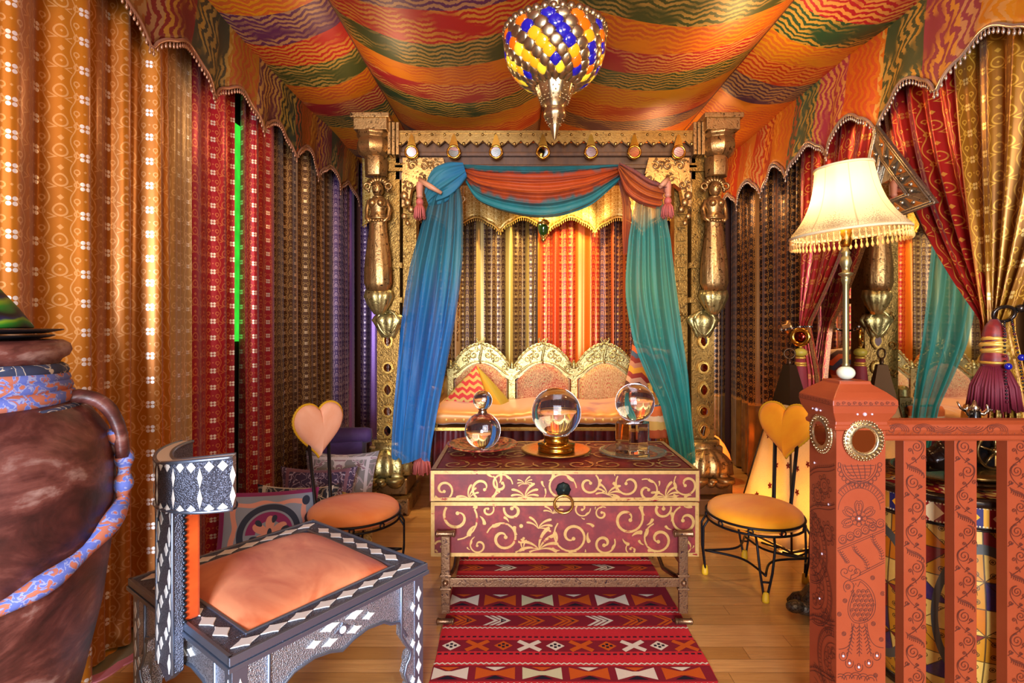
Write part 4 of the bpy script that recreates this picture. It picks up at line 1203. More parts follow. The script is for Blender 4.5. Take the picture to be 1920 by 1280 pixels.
# ---------------------------------------------------------------- crystal balls and dishes
def dish(name, label, c, r, h, mats, rim=.01, lip=None):
    t = thing(name, label, 'plate', tuple(c)); b = MB()
    b.lathe([(.0, .001), (r * .35, .0), (r * .4, .003), (r * .75, h * .55), (r, h), (r + rim * .3, h + .004), (r - rim, h + .006), (r * .7, h * .7), (r * .36, .008), (.0, .008)], c, 48)
    finish(b, 'plate', mats, t); return t
M = Mat('red_black_inlay'); x, y, z = coords('Object'); d_, c_ = voro(vec(x, y, 0.0), 46); n_ = noise(vec(x, y, z), 40, 2)
M.set(col=ramp(n_, [(0, H('#2a1210')), (.42, H('#7a2018')), (.5, H('#b04828')), (.58, H('#c08a50')), (.66, H('#3a1614'))], True), rough=.3); INLAY = M.m
yA = 2.84; cA = V(((905 - VX) * yA / F, yA, KZ1 + .001))
dish('plate', 'red and black inlaid plate under the two stacked crystal balls', cA, .185, .035, INLAY)
def ball(c, r, label, group=None):
    b = MB(); b.sph(c, r, 64); return tag(recenter(finish(b, 'crystal_ball', GLASS)), label, 'crystal ball', group)
ball((cA.x, yA, KZ1 + .010 + .096), .096, 'crystal ball sitting on the red inlaid plate, below a smaller one')
b = MB(); b.lathe([(.026, 0), (.022, .008), (.02, .014), (.026, .022), (.030, .026), (.024, .026), (.015, .012), (.018, .0)], (cA.x, yA, KZ1 + .2005), 24)
tag(recenter(finish(b, 'metal_ring', STEEL)), 'small silver ring stand between the two stacked crystal balls', 'stand')
ball((cA.x, yA, KZ1 + .2145 + .0535), .051, 'smallest crystal ball, balanced on top of another one')
yB = 2.80; cB = V(((1043 - VX) * yB / F, yB, KZ1 + .001))
dish('tray', 'round engraved brass tray under the largest crystal ball', cB, .182, .014, BRASSA)
t = thing('ball_stand', 'stepped polished brass stand holding the largest crystal ball', 'stand', tuple(cB + V((0, 0, .009))))
b = MB(); b.lathe([(.0, .01), (.092, .01), (.096, .014), (.096, .028), (.088, .034), (.098, .038), (.098, .052), (.075, .056), (.066, .06), (.066, .088), (.07, .094), (.062, .094), (.055, .07), (.0, .064)], cB, 40); finish(b, 'turned_base', BRASS, t)
ball((cB.x, yB, KZ1 + .078 + .133), .129, 'largest crystal ball, on the brass stand in the middle of the chest')
yC = 2.77; cC = V(((1186 - VX) * yC / F, yC, KZ1 + .001))
dish('plate', 'clear glass plate with a gilt rim under the crystal block', cC, .172, .012, Mat('tinted_glass').set(col=H('#e8d8b8'), rough=.03, trans=.9, ior=1.3).m)
b = MB()
hexa = [(.095 * cos(TAU * i / 6 + .25), .078 * sin(TAU * i / 6 + .25)) for i in range(6)]
b.prism(hexa, (cC + V((0, 0, .0095)), V((1, 0, 0)), V((0, 1, 0)), V((0, 0, 1))), .155)
tag(recenter(finish(b, 'crystal_block', GLASS, bev=.003)), 'faceted clear crystal block carrying a crystal ball', 'stand')
ball((cC.x + .012, yC, KZ1 + .1655 + .101), .100, 'crystal ball resting on the faceted crystal block')

# ---------------------------------------------------------------- kilim runner
rug = MB(); RX0, RX1 = -.338, .752; RW = RX1 - RX0
RY0, RY1 = 1.25, 3.12
nx_, ny_ = 20, 40
def rz_(a, c): return .006 + .0012 * sin(a * 7 + c * 4)
rug.grid(lambda s, t: (RX0 + RW * s + .004 * sin(t * 30), RY0 + (RY1 - RY0) * t, rz_(RX0 + RW * s, RY0 + (RY1 - RY0) * t)), nx_, ny_)
rug.grid(lambda s, t: (RX0 + RW * s, RY0 + (RY1 - RY0) * t, .0005), 1, 1)
mp = lambda eps: (lambda a, c: V((RX0 + a, c, rz_(RX0 + a, c) + eps)))
def rp(pts, mi, eps=.0012):
    f = mp(eps); rug.add([f(*p) for p in pts], [tuple(range(len(pts)))], smooth=False, mi=mi)
def band(y0, y1, mi):
    n = 14; pts = [(RW * i / n, y0) for i in range(n + 1)] + [(RW * (1 - i / n), y1) for i in range(n + 1)]
    for i in range(n): rp([(RW * i / n, y0), (RW * (i + 1) / n, y0), (RW * (i + 1) / n, y1), (RW * i / n, y1)], mi, .0008)
def zig(y, mi=3, w=.008, per=.022, amp=.004):
    n = int(RW / per * 2); rug.ribbon([(RW * i / n, y + (amp if i % 2 else -amp)) for i in range(n + 1)], w, None, 0, mi, mp(.0016))
def dots(y, mi=2, per=.026):
    n = int(RW / per)
    for i in range(n): x = RW * (i + .5) / n; rp([(x - .008, y - .004), (x + .008, y - .004), (x + .008, y + .004), (x - .008, y + .004)], mi, .0016)
yy = lambda py: 1350 / (py - VY)
def bow(py0, py1, n=6):
    y0, y1 = yy(py1), yy(py0); band(y0 - .01, y1 + .01, 1); w = RW / n
    for i in range(n):
        x0 = w * i + .01 - w * .12; x1 = x0 + w * .84; xm = (x0 + x1) / 2; ym = (y0 + y1) / 2; c = (3, 4)[i % 2] if i % 4 != 2 else 5
        x0 = max(x0, .004)
        rp([(x0, y0), (xm - .012, ym - .012), (xm + .012, ym - .012), (x1, y0), (x1, y1), (xm + .012, ym + .012), (xm - .012, ym + .012), (x0, y1)], c)
        rp([(xm - .04, y1), (xm, y1 - .022), (xm + .04, y1)], 3 if c == 4 else 4, .0018); rp([(xm - .04, y0), (xm + .04, y0), (xm, y0 + .022)], 2, .0018)
def arrows(py0, py1, n=7, inv=1):
    y0, y1 = yy(py1), yy(py0); band(y0, y1, 1); w = RW / n; ym = (y0 + y1) / 2; h = (y1 - y0) * .46
    for i in range(n):
        for k in range(3):
            x = w * i + .02 + k * .028; c = 3 if i % 3 == 1 else 4
            if x > RW - .1: continue
            rp([(x, ym - h), (x + .016, ym - h), (x + .07, ym), (x + .016, ym + h), (x, ym + h), (x + .05, ym)], c)
        x = w * i + .1
        if x < RW - .04: rp([(x, ym - h * .3), (x + .03, ym), (x, ym + h * .3)], 2)
def cross(py0, py1, n=10):
    y0, y1 = yy(py1), yy(py0); band(y0, y1, 1); w = RW / n; ym = (y0 + y1) / 2; h = (y1 - y0) * .42
    for i in range(n):
        x = w * (i + .5); c = 3 if (i // 2) % 2 == i % 2 or i % 4 == 0 else 4
        if i % 2 == 0:
            rp([(x - w * .36, ym), (x, ym - h), (x + w * .36, ym), (x, ym + h)], c)
            for (p, q) in ((-.15, 0), (.15, 0), (0, .3), (0, -.3)): rp([(x + p * w - .006, ym + q * h - .006), (x + p * w + .006, ym + q * h - .006), (x + p * w + .006, ym + q * h + .006), (x + p * w - .006, ym + q * h + .006)], 2, .0018)
        else:
            for sg in (1, -1):
                rug.ribbon([(x - w * .42, ym - sg * h), (x, ym), (x + w * .42, ym + sg * h)], .022, None, 0, c, mp(.0014))
arrows(1060, 1072, 6); zig(yy(1052)); zig(yy(1082)); dots(yy(1049))
band(yy(1117), yy(1100), 1); bow(1117, 1138); dots(yy(1143)); zig(yy(1150)); arrows(1156, 1176); zig(yy(1180)); dots(yy(1197)); cross(1203, 1224); dots(yy(1229)); zig(yy(1247)); bow(1254, 1277); zig(yy(1286)); arrows(1300, 1330); cross(1350, 1385); bow(1410, 1450); zig(yy(1480)); arrows(1500, 1560)
rg = finish(rug, 'kilim_rug', [RUGR, RUGD, RUGN, RUGW, RUGO, RUGY])
tag(recenter(rg), 'crimson striped kilim runner on the floor under the painted chest', 'rug')
# ---------------------------------------------------------------- heart-backed cafe chairs
def heart(n=60):
    out = []
    for i in range(n):
        t = TAU * i / n
        out.append((16 * sin(t) ** 3 / 33, (13 * cos(t) - 4.0 * cos(2 * t) - 1.8 * cos(3 * t) - .5 * cos(4 * t) + 2.2) / 29))
    return out
def heart_chair(label, loc, rz, seatm, heartm):
    t = thing('heart_chair', label, 'chair', loc, rz, 'heart backed cafe chairs')
    b = MB()
    b.lathe([(.0, .322), (.20, .322), (.232, .33), (.238, .35), (.234, .372), (.215, .388), (.15, .398), (.0, .402)], n=48)
    finish(b, 'seat', seatm, t, local=True)
    b = MB()
    for z in (.350, .318): b.torus((0, 0, z), .243, .006, 48, 6)
    for k in range(10):
        a = TAU * k / 10 + .2; d = V((cos(a), sin(a), 0))
        b.torus(d * .247 + V((0, 0, .334)), .012, .004, 12, 5, d)
    finish(b, 'seat_frame', IRON, t, local=True)
    for k in range(4):
        a = TAU * k / 4 + PI / 4; d = V((cos(a), sin(a), 0)); e = V((-sin(a), cos(a), 0))
        b = MB()
        for sg in (-1, 1):
            b.tube([d * .235 + e * sg * .042 + V((0, 0, .318)), d * .262 + e * sg * .04 + V((0, 0, .27)), d * .262 + e * sg * .028 + V((0, 0, .15)), d * .25 + e * sg * .01 + V((0, 0, .04)), d * .25 + e * sg * .006 + V((0, 0, .01))], .006, 6)
        b.tube([d * .255 + e * .02 + V((0, 0, .1)), d * .255 - e * .02 + V((0, 0, .1))], .005, 5)
        lg = finish(b, 'leg', IRON, t, local=True)
        b = MB(); b.lathe([(.0, 0), (.017, .002), (.018, .012), (.014, .05), (.0, .052)], d * .25, 10); finish(b, 'foot_cap', YCORD, lg, local=True)
    b = MB()
    for k in range(4):
        a0 = TAU * k / 4 + PI / 4; p0 = V((cos(a0), sin(a0), 0)) * .25; p1 = V((cos(a0 + PI / 2), sin(a0 + PI / 2), 0)) * .25
        m = V((cos(a0 + PI / 4), sin(a0 + PI / 4), 0)) * .08
        b.tube([V(q[:2] + (.13,)) for q in bez(tuple(p0), tuple(m), tuple(m), tuple(p1), 14)], .006, 6)
    finish(b, 'stretcher', IRON, t, local=True)
    for sg in (-1, 1):
        b = MB(); b.tube([(sg * .045, .225, .32), (sg * .05, .262, .36), (sg * .065, .30, .70)], .0115, 8, flat=.6); finish(b, 'back_rod', IRON, t, local=True)
    hp = heart(); cz = .748; yb = .30
    b = MB(); rings = 10
    vs = []; n = len(hp)
    for sd in (-1, 1):
        for i in range(rings + 1):
            r = (i / rings) ** .7; th = .034 * (1 - r ** 2.6) ** .5
            for (a, c) in hp: vs.append((a * .325 * r, yb + sd * (th + .010) * (1 if i < rings else .35), cz + (c * .325 + .01) * r))
    fs = []
    for sd in range(2):
        o = sd * (rings + 1) * n
        for i in range(rings):
            for k in range(n): fs.append((o + i * n + k, o + i * n + (k + 1) % n, o + (i + 1) * n + (k + 1) % n, o + (i + 1) * n + k))
    o1, o2 = rings * n, (2 * rings + 1) * n
    for k in range(n): fs.append((o1 + k, o1 + (k + 1) % n, o2 + (k + 1) % n, o2 + k))
    b.add(vs, fs); hb = finish(b, 'heart_back', heartm, t, local=True)
    b = MB()
    pts = [V((a * .332, yb + .004 * (i % 2), cz + c * .332 + .01)) for i, (a, c) in enumerate(heart(150))]
    b.tube(pts, [.0085 if i % 2 else .0065 for i in range(150)], 6, closed=True); finish(b, 'cord_edging', YCORD, hb, local=True)
    return t
heart_chair('heart backed chair with a peach heart and orange round seat', (-.885, 2.865, 0), math.radians(57), PEACHS, PEACH)
heart_chair('heart backed chair with a yellow heart and yellow round seat', (1.255, 2.845, 0), math.radians(-57), YSUEDE, YSUEDE)

# ---------------------------------------------------------------- bone-inlaid wedding chair
A = V((-.762, 1.408, 0)); B = V((-.341, 1.969, 0)); C = V((-1.327, 1.892, 0))
U = (B - A).normalized(); Vv = V((-U.y, U.x, 0)); LU, LV = .70, .735
ZS = .47
ch = thing('inlaid_chair', 'low silver and bone inlaid chair with an orange hide seat', 'chair', tuple(A + U * LU / 2 + Vv * LV / 2), math.atan2(U.y, U.x))
Mc = Matrix.Translation(A) @ Matrix(((U.x, Vv.x, 0, 0), (U.y, Vv.y, 0, 0), (0, 0, 1, 0), (0, 0, 0, 1)))
def cb():
    return MB(Mc)
def diam(b, fr_, x, y, a, c, mi=1, eps=.0016, rot=0):
    pts = [(a, 0), (.25 * a, .62 * c), (0, c), (-.25 * a, .62 * c), (-a, 0), (-.25 * a, -.62 * c), (0, -c), (.25 * a, -.62 * c)]
    R = [(x + p * cos(rot) - q * sin(rot), y + p * sin(rot) + q * cos(rot)) for p, q in pts]
    o, u, w, n = fr_
    b.prism(R, (o, u, w, n), .0035, mi)
# seat frame
b = cb(); e = .085
b.mi = 0
for (x0, x1, y0, y1) in ((0, LU, 0, e), (0, LU, LV - e, LV), (0, e, e, LV - e), (LU - e, LU, e, LV - e)):
    b.boxz(x0, x1, y0, y1, ZS - .025, ZS)
b.mi = 2
b.boxz(-.008, LU + .008, -.008, LV + .008, ZS - .036, ZS - .022)
top = (V((0, 0, ZS)), V((1, 0, 0)), V((0, 1, 0)), V((0, 0, 1)))
for (x0, x1, y0, y1) in ((-.004, LU + .004, -.004, .008), (-.004, LU + .004, LV - .008, LV + .004), (-.004, .008, 0, LV), (LU - .008, LU + .004, 0, LV), (e - .006, LU - e + .006, e - .006, e + .004), (e - .006, LU - e + .006, LV - e - .004, LV - e + .006), (e - .006, e + .004, e, LV - e), (LU - e - .004, LU - e + .006, e, LV - e)):
    b.boxz(x0, x1, y0, y1, ZS - .02, ZS + .004)
for i in range(8):
    x = .06 + (LU - .12) * i / 7
    for y in (.043, LV - .043): diam(b, top, x, y, .042, .025)
for i in range(8):
    y = .06 + (LV - .12) * i / 7
    for x in (.043, LU - .043): diam(b, top, x, y, .025, .042) if 0 < i < 7 else None
seatf = finish(b, 'seat_frame', [DARKINL, BONE, EDGE], ch, bev=.0015, segs=1)
# hide seat
b = cb()
def hs(s, t):
    k = (max(0, (1 - (2 * s - 1) ** 4) * (1 - (2 * t - 1) ** 4))) ** .5
    x = e - .002 + (LU - 2 * e + .004) * s; y = e - .002 + (LV - 2 * e + .004) * t
    return (x, y, ZS - .012 + .050 * k + .004 * sin(s * 9 + 2) * sin(t * 7) * k)
b.grid(hs, 36, 36); b.boxz(e, LU - e, e, LV - e, ZS - .04, ZS - .02)
finish(b, 'hide_seat', HIDE, ch)
# aprons and legs: scalloped boards
def apron(o, u, L, nrm):
    """board with a scalloped lower edge, hammered, with a diamond cluster"""
    b = cb(); fr_ = (V(o), V(u), V((0, 0, 1)), V(nrm))
    zt2 = ZS - .036; lw = .085
    lo = [(lw, .24), (lw + .02, .275), (lw + .035, .305), (lw + .07, .315), (lw + .10, .335), (L * .36, .345), (L * .44, .335), (L / 2, .318)]
    poly = [(lw * .2, zt2), (lw * .2, .24)] + lo + [(L - a, c) for a, c in reversed(lo[:-1])] + [(L - lw * .2, .24), (L - lw * .2, zt2)]
    b.mi = 0; b.prism(poly, fr_, -.022)
    b.mi = 2; line = [(lw, .24)] + lo + [(L - a, c) for a, c in reversed(lo[:-1])]
    o_, u_, w_, n_ = fr_
    b.tube([o_ + u_ * a + w_ * c for a, c in line], .006, 6)
    for (dx, dz, a, c) in ((0, 0, .03, .022), (-.045, .028, .036, .017), (.045, .028, .036, .017), (-.045, -.02, .03, .014), (.045, -.02, .03, .014), (-.1, .0, .026, .014), (.1, .0, .026, .014)):
        diam(b, fr_, L / 2 + dx, .385 + dz, a, c, 1 if (dx or dz) else 2)
    b.prism(arc(L / 2, .385, .012, .012, 0, 6, 12), fr_, .006, 1)
    return finish(b, 'apron', [SILVER, BONE, EDGE], ch, bev=.001, segs=1)
apron((.0, .012, 0), (1, 0, 0), LU, (0, -1, 0)); apron((LU - .012, 0, 0), (0, 1, 0), LV, (1, 0, 0))
apron((LU, LV - .012, 0), (-1, 0, 0), LU, (0, 1, 0)); apron((.012, LV, 0), (0, -1, 0), LV, (-1, 0, 0))
for (x, y, sx, sy) in ((0, 0, 1, 1), (LU, 0, -1, 1), (LU, LV, -1, -1), (0, LV, 1, -1)):
    b = cb()
    prof = [(.012, ZS - .036), (.012, 0), (.085, 0), (.09, .02), (.075, .04), (.07, .06), (.085, .08), (.095, .11), (.085, .14), (.07, .155), (.065, .18), (.08, .2), (.095, .225), (.11, .25), (.11, ZS - .036)]
    for (o, u, n_) in (((x, y, 0), (sx, 0, 0), (0, -sy, 0)), ((x, y, 0), (0, sy, 0), (-sx, 0, 0))):
        off = V(n_) * -.010
        fr_ = (V(o) + off, V(u), V((0, 0, 1)), V(n_))
        b.mi = 0; b.prism(prof, fr_, -.028)
        b.mi = 2; b.tube([fr_[0] + fr_[1] * a + fr_[2] * c for a, c in prof[2:]], .006, 6)
        for i in range(6):
            z = .04 + i * .066; diam(b, fr_, .030, z, .013, .030)
            if i % 2 == 0: diam(b, fr_, .058, z + .03, .012, .018)
    b.mi = 2; b.boxz(min(x + sx * .008, x + sx * .05), max(x + sx * .008, x + sx * .05), min(y + sy * .008, y + sy * .05), max(y + sy * .008, y + sy * .05), 0, ZS - .036)
    finish(b, 'leg', [SILVER, BONE, EDGE], ch, bev=.001, segs=1)
# back splat: silver board with padded leather front
yc = LV * .46; w2 = .058
b = cb()
b.mi = 0; b.boxz(-.034, -.004, yc - w2, yc + w2, .335, .90)
fbk = (V((-.034, yc, 0)), V((0, -1, 0)), V((0, 0, 1)), V((-1, 0, 0)))
b.mi = 2
for s_ in (-1, 1): b.tube([(-.034, yc + s_ * w2, .335), (-.034, yc + s_ * w2, .88)], .005, 6)
for i in range(9):
    z = .36 + i * .062
    if i % 2 == 0:
        for s_ in (-1, 1): diam(b, fbk, s_ * .040, z, .011, .030)
    else:
        for s_ in (-1, 1): diam(b, fbk, s_ * .050, z, .009, .026)
        diam(b, fbk, -.018, z - .02, .013, .020); diam(b, fbk, .018, z + .02, .013, .020)
b.mi = 0
b.add([(-.034, yc - w2, .335), (-.034, yc + w2, .335), (-.004, yc - w2, .335), (-.004, yc + w2, .335), (-.03, yc, .29), (-.006, yc, .29)], [(0, 1, 4), (2, 5, 3), (0, 4, 5, 2), (1, 3, 5, 4)], smooth=False)
spl = finish(b, 'back_splat', [DARKINL, BONE, EDGE], ch, bev=.001, segs=1)
b = cb(); b.boxz(-.003, .045, yc - w2 + .006, yc + w2 - .006, .47, .90); finish(b, 'leather_panel', HIDEF, ch, bev=.008)
b = cb()
for i in range(24):
    for s_ in (-1, 1): b.sph((-.002, yc + s_ * (w2 - .002), .475 + i * .0175), .0078, 8)
b.mi = 0; b.boxz(-.0045, -.0025, yc - w2 + .004, yc + w2 - .004, .47, .89)
finish(b, 'nail_studs', plain('iron_studs', '#3c4654', .35, .9), spl)
# curved crest rail
b = cb()
def crest(a, r, z):
    return V((.225 - r * cos(a) * 1.0, yc + r * sin(a) * .76, z))
N = 40; a0, a1 = -1.02, 1.02; R1, R2 = .275, .232; zb_, zt_2 = .815, .945
vs = []; fs = []
for i in range(N + 1):
    a = a0 + (a1 - a0) * i / N; sw = .018 * sin(abs(a) * 1.5)
    vs += [crest(a, R1, zb_ - sw * .3), crest(a, R1, zt_2 + sw), crest(a, R2, zt_2 + sw), crest(a, R2, zb_ - sw * .3)]
for i in range(N):
    o = 4 * i
    for k in range(4): fs.append((o + k, o + (k + 1) % 4, o + 4 + (k + 1) % 4, o + 4 + k))
fs += [(3, 2, 1, 0), (4 * N, 4 * N + 1, 4 * N + 2, 4 * N + 3)]
b.mi = 0
b.add(vs, fs[:-2], smooth=False, mi=0)
b.add([vs[0], vs[1], vs[2], vs[3]], [(3, 2, 1, 0)], smooth=False, mi=3); b.add(vs[-4:], [(0, 1, 2, 3)], smooth=False, mi=3)
tops = [crest(a0 + (a1 - a0) * i / N, (R1 + R2) / 2, zt_2 + .0015 + .018 * sin(abs(a0 + (a1 - a0) * i / N) * 1.5)) for i in range(N + 1)]
vs = []
for i in range(N + 1):
    a = a0 + (a1 - a0) * i / N; z = zt_2 + .002 + .018 * sin(abs(a) * 1.5); vs += [crest(a, R1 - .005, z), crest(a, R2 + .005, z)]
b.add(vs, [(2 * i, 2 * i + 1, 2 * i + 3, 2 * i + 2) for i in range(N)], smooth=False, mi=1)
b.mi = 2
for r_ in (R1, R2):
    for top_ in (0, 1):
        b.tube([crest(a0 + (a1 - a0) * i / N, r_, (zt_2 + .018 * sin(abs(a0 + (a1 - a0) * i / N) * 1.5)) if top_ else zb_ - .005 * sin(abs(a0 + (a1 - a0) * i / N) * 1.5)) for i in range(N + 1)], .006, 6)
def onr(a, z, dz, da):
    return crest(a + da, R1 + .003, z + dz)
def cd(a, z, wa, hz, mi=1):
    b.add([onr(a, z, 0, wa), onr(a, z, hz, 0), onr(a, z, 0, -wa), onr(a, z, -hz, 0), crest(a, R1 + .006, z)], [(0, 1, 4), (1, 2, 4), (2, 3, 4), (3, 0, 4)], smooth=False, mi=mi)
for i in range(7):
    a = a0 + (a1 - a0) * (i + .0) / 6; zc = (zb_ + zt_2) / 2
    for z in (zc + .030, zc - .030): cd(a, z, .03, .030)
    if i < 6:
        am = a + (a1 - a0) / 12
        for k in (-.07, .07):
            cd(am + k, zt_2 - .004, .055, .016); cd(am + k, zb_ + .004, .055, .014)
finish(b, 'crest_rail', [DARKINL, BONE, EDGE, SILVER], ch)
# ---------------------------------------------------------------- painted balustrade
bal = thing('balustrade', 'terracotta balustrade with henna drawings on its post and bars', 'balustrade', (1.045, 1.705, 0))
NX0, NX1, NY0, NY1 = .97, 1.12, 1.63, 1.78
HW = .0017
ff = (V((NX0, NY0, 0)), V((1, 0, 0)), V((0, 0, 1)), V((0, -1, 0)))
fl2 = (V((NX0, NY1, 0)), V((0, -1, 0)), V((0, 0, 1)), V((-1, 0, 0)))
HE = [.0004]
def hl(b, fr_, pts, w=HW, mi=1):
    HE[0] += .000003
    b.ribbon(pts, w, fr_, HE[0], mi)
def circ(x, y, r, n=14): return arc(x, y, r, r, 0, TAU, n)
def c5(cx, cy):
    px, py = 1500 + cx / 2.975, 850 + cy / 2.975
    return ((px - 1568) * 1.63 / F, CAMZ - (py - VY) * 1.63 / F)
b = MB(); b.boxz(NX0, NX1, NY0, NY1, 0, 1.05)
cl = lambda pts: [p for p in pts if .003 < p[0] < .147 and p[1] > .0]
def L5(pts, w=HW, mi=1): 
    q = cl([c5(*p) for p in pts])
    if len(q) > 1: hl(b, ff, q, w, mi)
def A5(cx, cy, rx, ry, a0, a1, n=24, w=HW, mi=1): L5([(cx + rx * cos(a0 + (a1 - a0) * i / n), cy - ry * sin(a0 + (a1 - a0) * i / n)) for i in range(n + 1)], w, mi)
# lotus medallion with rays and flower
for r in (118, 150, 156): A5(330, 320, r, r * 1.08, .05, PI - .05, 40)
for i in range(26):
    a = .1 + (PI - .2) * i / 25
    L5([(330 + 122 * cos(a), 320 - 130 * sin(a)), (330 + 148 * cos(a), 320 - 160 * sin(a))])
for a in (PI * .5, PI * .18, PI * .82, PI * 1.12, -.35):
    for k in (1.0, .78):
        pts = []
        for i in range(17):
            t = i / 16; q = a - .42 * k + .84 * k * t; r = 42 + 62 * k * sin(PI * t) ** .55 - 10 * k * (abs(t - .5) < .1)
            pts.append((328 + r * cos(q), 362 - r * sin(q)))
        L5(pts)
    for j in range(3): A5(328 + (52 + j * 11) * cos(a), 362 - (52 + j * 11) * sin(a), 3, 3, 0, 6.2, 6)
for i in range(8): A5(328 + 30 * cos(TAU * i / 8), 362 - 30 * sin(TAU * i / 8), 15, 15, 0, TAU, 12)
for r in (14, 20): A5(328, 362, r, r, 0, TAU, 16)
# row of curls on a slanted double line
for i in range(6):
    x, y = 238 + i * 42, 480 - i * 18
    L5([(x + a * 1.0, y + c) for a, c in spiral(0, 0, 22, 1.5, 2.5, -1, 18)]); A5(x, y, 23, 25, 0, TAU, 18)
for d in (0, 12): L5([(208, 530 + d), (470, 420 + d)]); L5([(330, 668 + d), (470, 596 + d)])
def fern(p0, p1, p2, p3, k=12, s=14):
    pts = bez(p0, p1, p2, p3, k); L5(pts)
    for i in range(1, k):
        x, y = pts[i]
        for sg in (-1, 1): L5([(x, y), (x + sg * s * .6, y - s * .1), (x + sg * s, y - s * .6)])
fern((300, 510), (300, 570), (370, 570), (375, 640)); fern((405, 450), (400, 520), (460, 520), (455, 590)); fern((222, 540), (230, 570), (255, 590), (262, 610), 8)
# peacock
L5(bez((300, 760), (262, 830), (250, 900), (300, 940), 20) + bez((300, 940), (360, 960), (420, 920), (420, 850), 20) + bez((420, 850), (425, 770), (370, 715), (330, 700), 18))
L5(bez((306, 775), (275, 840), (262, 890), (305, 930), 18) + bez((305, 930), (355, 946), (405, 915), (408, 850), 18) + bez((408, 850), (410, 780), (370, 735), (335, 712), 16))
A5(270, 742, 28, 34, -.9, 4.2, 22); A5(266, 742, 7, 7, 0, TAU, 10); A5(266, 742, 13, 14, 0, TAU, 12)
L5([(284, 765), (292, 800), (300, 762)]); L5([(290, 712), (330, 702)]); L5([(296, 722), (300, 745), (310, 722), (322, 742), (335, 714)])
for j in range(7):
    for i in range(5):
        x, y = 302 + i * 25 + (j % 2) * 12 - j * 2, 770 + j * 26
        if ((x - 348) / 62) ** 2 + ((y - 840) / 95) ** 2 < 1: A5(x, y, 11, 12, -.3, 4.2, 12); A5(x, y, 4, 4, 0, 5, 8)
for k, (cx_, r, d) in enumerate(((250, 28, 1), (285, 34, -1), (315, 26, -1))):
    L5([(cx_ + a, 660 + c - 15 * (k == 1)) for a, c in spiral(0, 0, r, 1.3, PI / 2, d, 18)]); L5([(280, 705), (cx_, 690 - 15 * (k == 1))])
for x in (300, 330, 360):
    L5([(x, 948), (330 + (x - 330) * 2.2, 1130)])
    for i in range(8):
        y = 960 + i * 20; q = x + (x - 330) * i * .13
        L5([(q - 14, y + 16), (q, y), (q + 14, y + 16)], HW * 1.3)
L5(bez((288, 945), (300, 1060), (270, 1090), (215, 1090), 20)); L5(bez((372, 945), (380, 1060), (420, 1085), (474, 1082), 20))
for (x, y) in ((240, 1128), (275, 1168), (327, 1190), (383, 1168), (428, 1126)):
    A5(x, y, 22, 26, 2.6, 6.8, 16); A5(x, y - 6, 9, 14, 0, TAU, 12)
for (x, y) in ((404, 692), (460, 780), (250, 820), (218, 895), (408, 948), (244, 1004), (452, 1036), (420, 1236)): A5(x, y, 11, 11, 0, TAU, 12); A5(x, y, 5, 5, 0, TAU, 8)
for i in range(5):
    for r in (20, 34): A5(225 + i * 42, 1262 - 8 * sin(i), r, r, 0, PI, 14)
# net above the lotus
A5(330, 60, 92, 95, PI, TAU, 30); A5(330, 60, 104, 106, PI, TAU, 30)
for i in range(5): L5(bez((248 + i * 36, 60), (260 + i * 34, 95), (280 + i * 28, 120), (300 + i * 20, 145 - abs(i - 2) * 8), 8)); L5([(244 + i * 8, 70 + i * 18), (415 - i * 12, 66 + i * 18)])
for i in range(14): a = PI + PI * i / 13; A5(330 + 114 * cos(a), 62 - 116 * sin(a), 12, 12, 0, TAU, 10)
# the side face
def S(pts, w=HW): 
    q = [p for p in pts if .003 < p[0] < .147]
    if len(q) > 1: hl(b, fl2, q, w)
for (cx, cz, r) in ((.0, .62, .105), (.02, .50, .11), (.15, .30, .10), (.03, .12, .11)):
    for k in (.62, .8, .95, 1.0): S(arc(cx, cz, r * k, r * k * 1.15, -PI / 2, PI / 2, 30)) if cx < .1 else S(arc(cx, cz, r * k, r * k * 1.15, PI / 2, 1.5 * PI, 30))
    for i in range(26):
        a = (-PI / 2 + PI * i / 25) + (PI if cx > .1 else 0)
        S([(cx + r * .82 * cos(a), cz + r * .95 * sin(a)), (cx + r * .93 * cos(a), cz + r * 1.08 * sin(a))])
    for i in range(6):
        a = (-PI / 2 + PI * (i + .5) / 6) + (PI if cx > .1 else 0); S([(cx + r * .35 * cos(a) + x, cz + r * .4 * sin(a) + y) for x, y in spiral(0, 0, r * .16, 1.3, a, 1, 14)])
        S([(cx + r * .5 * cos(a) + x, cz + r * .5 * sin(a) + y) for x, y in circ(0, 0, r * .1)])
for z in (.88, .76, .40, .23):
    pts = bez((.005, z - .03), (.05, z + .01), (.1, z), (.145, z + .03), 14); S(pts); S([(p, q + .012) for p, q in pts])
    for p, q in pts: S([(p, q + .012), (p + .004, q + .022)])
for (x, z) in ((.09, .84), (.05, .80), (.11, .70), (.04, .70), (.10, .42), (.12, .18)):
    S([(x + p, z + q) for p, q in spiral(0, 0, .02, 1.5, x * 50, 1, 18)]); S([(x + p, z + q) for p, q in circ(0, 0, .024)])
    for i in range(8): a = TAU * i / 8; S(circ(x + .031 * cos(a), z + .031 * sin(a), .007, 9))
post = finish(b, 'newel_post', [TERRA, HENNA], bal, bev=.003)
# crystals set in the drawings
b = MB()
for (cx, cy) in ((328, 362), (240, 1128), (275, 1168), (327, 1190), (383, 1168), (428, 1126)):
    a, z = c5(cx, cy); b.sph((NX0 + a, NY0 - .001, z), .0042, 8, (1, .6, 1))
for (y, z) in ((.11, .79), (.0735, .62), (.06, .47), (.03, .90), (.12, .18)): b.sph((NX0 - .001, NY1 - y, z), .004, 8, (.6, 1, 1))
finish(b, 'crystal_studs', CRYST, post)
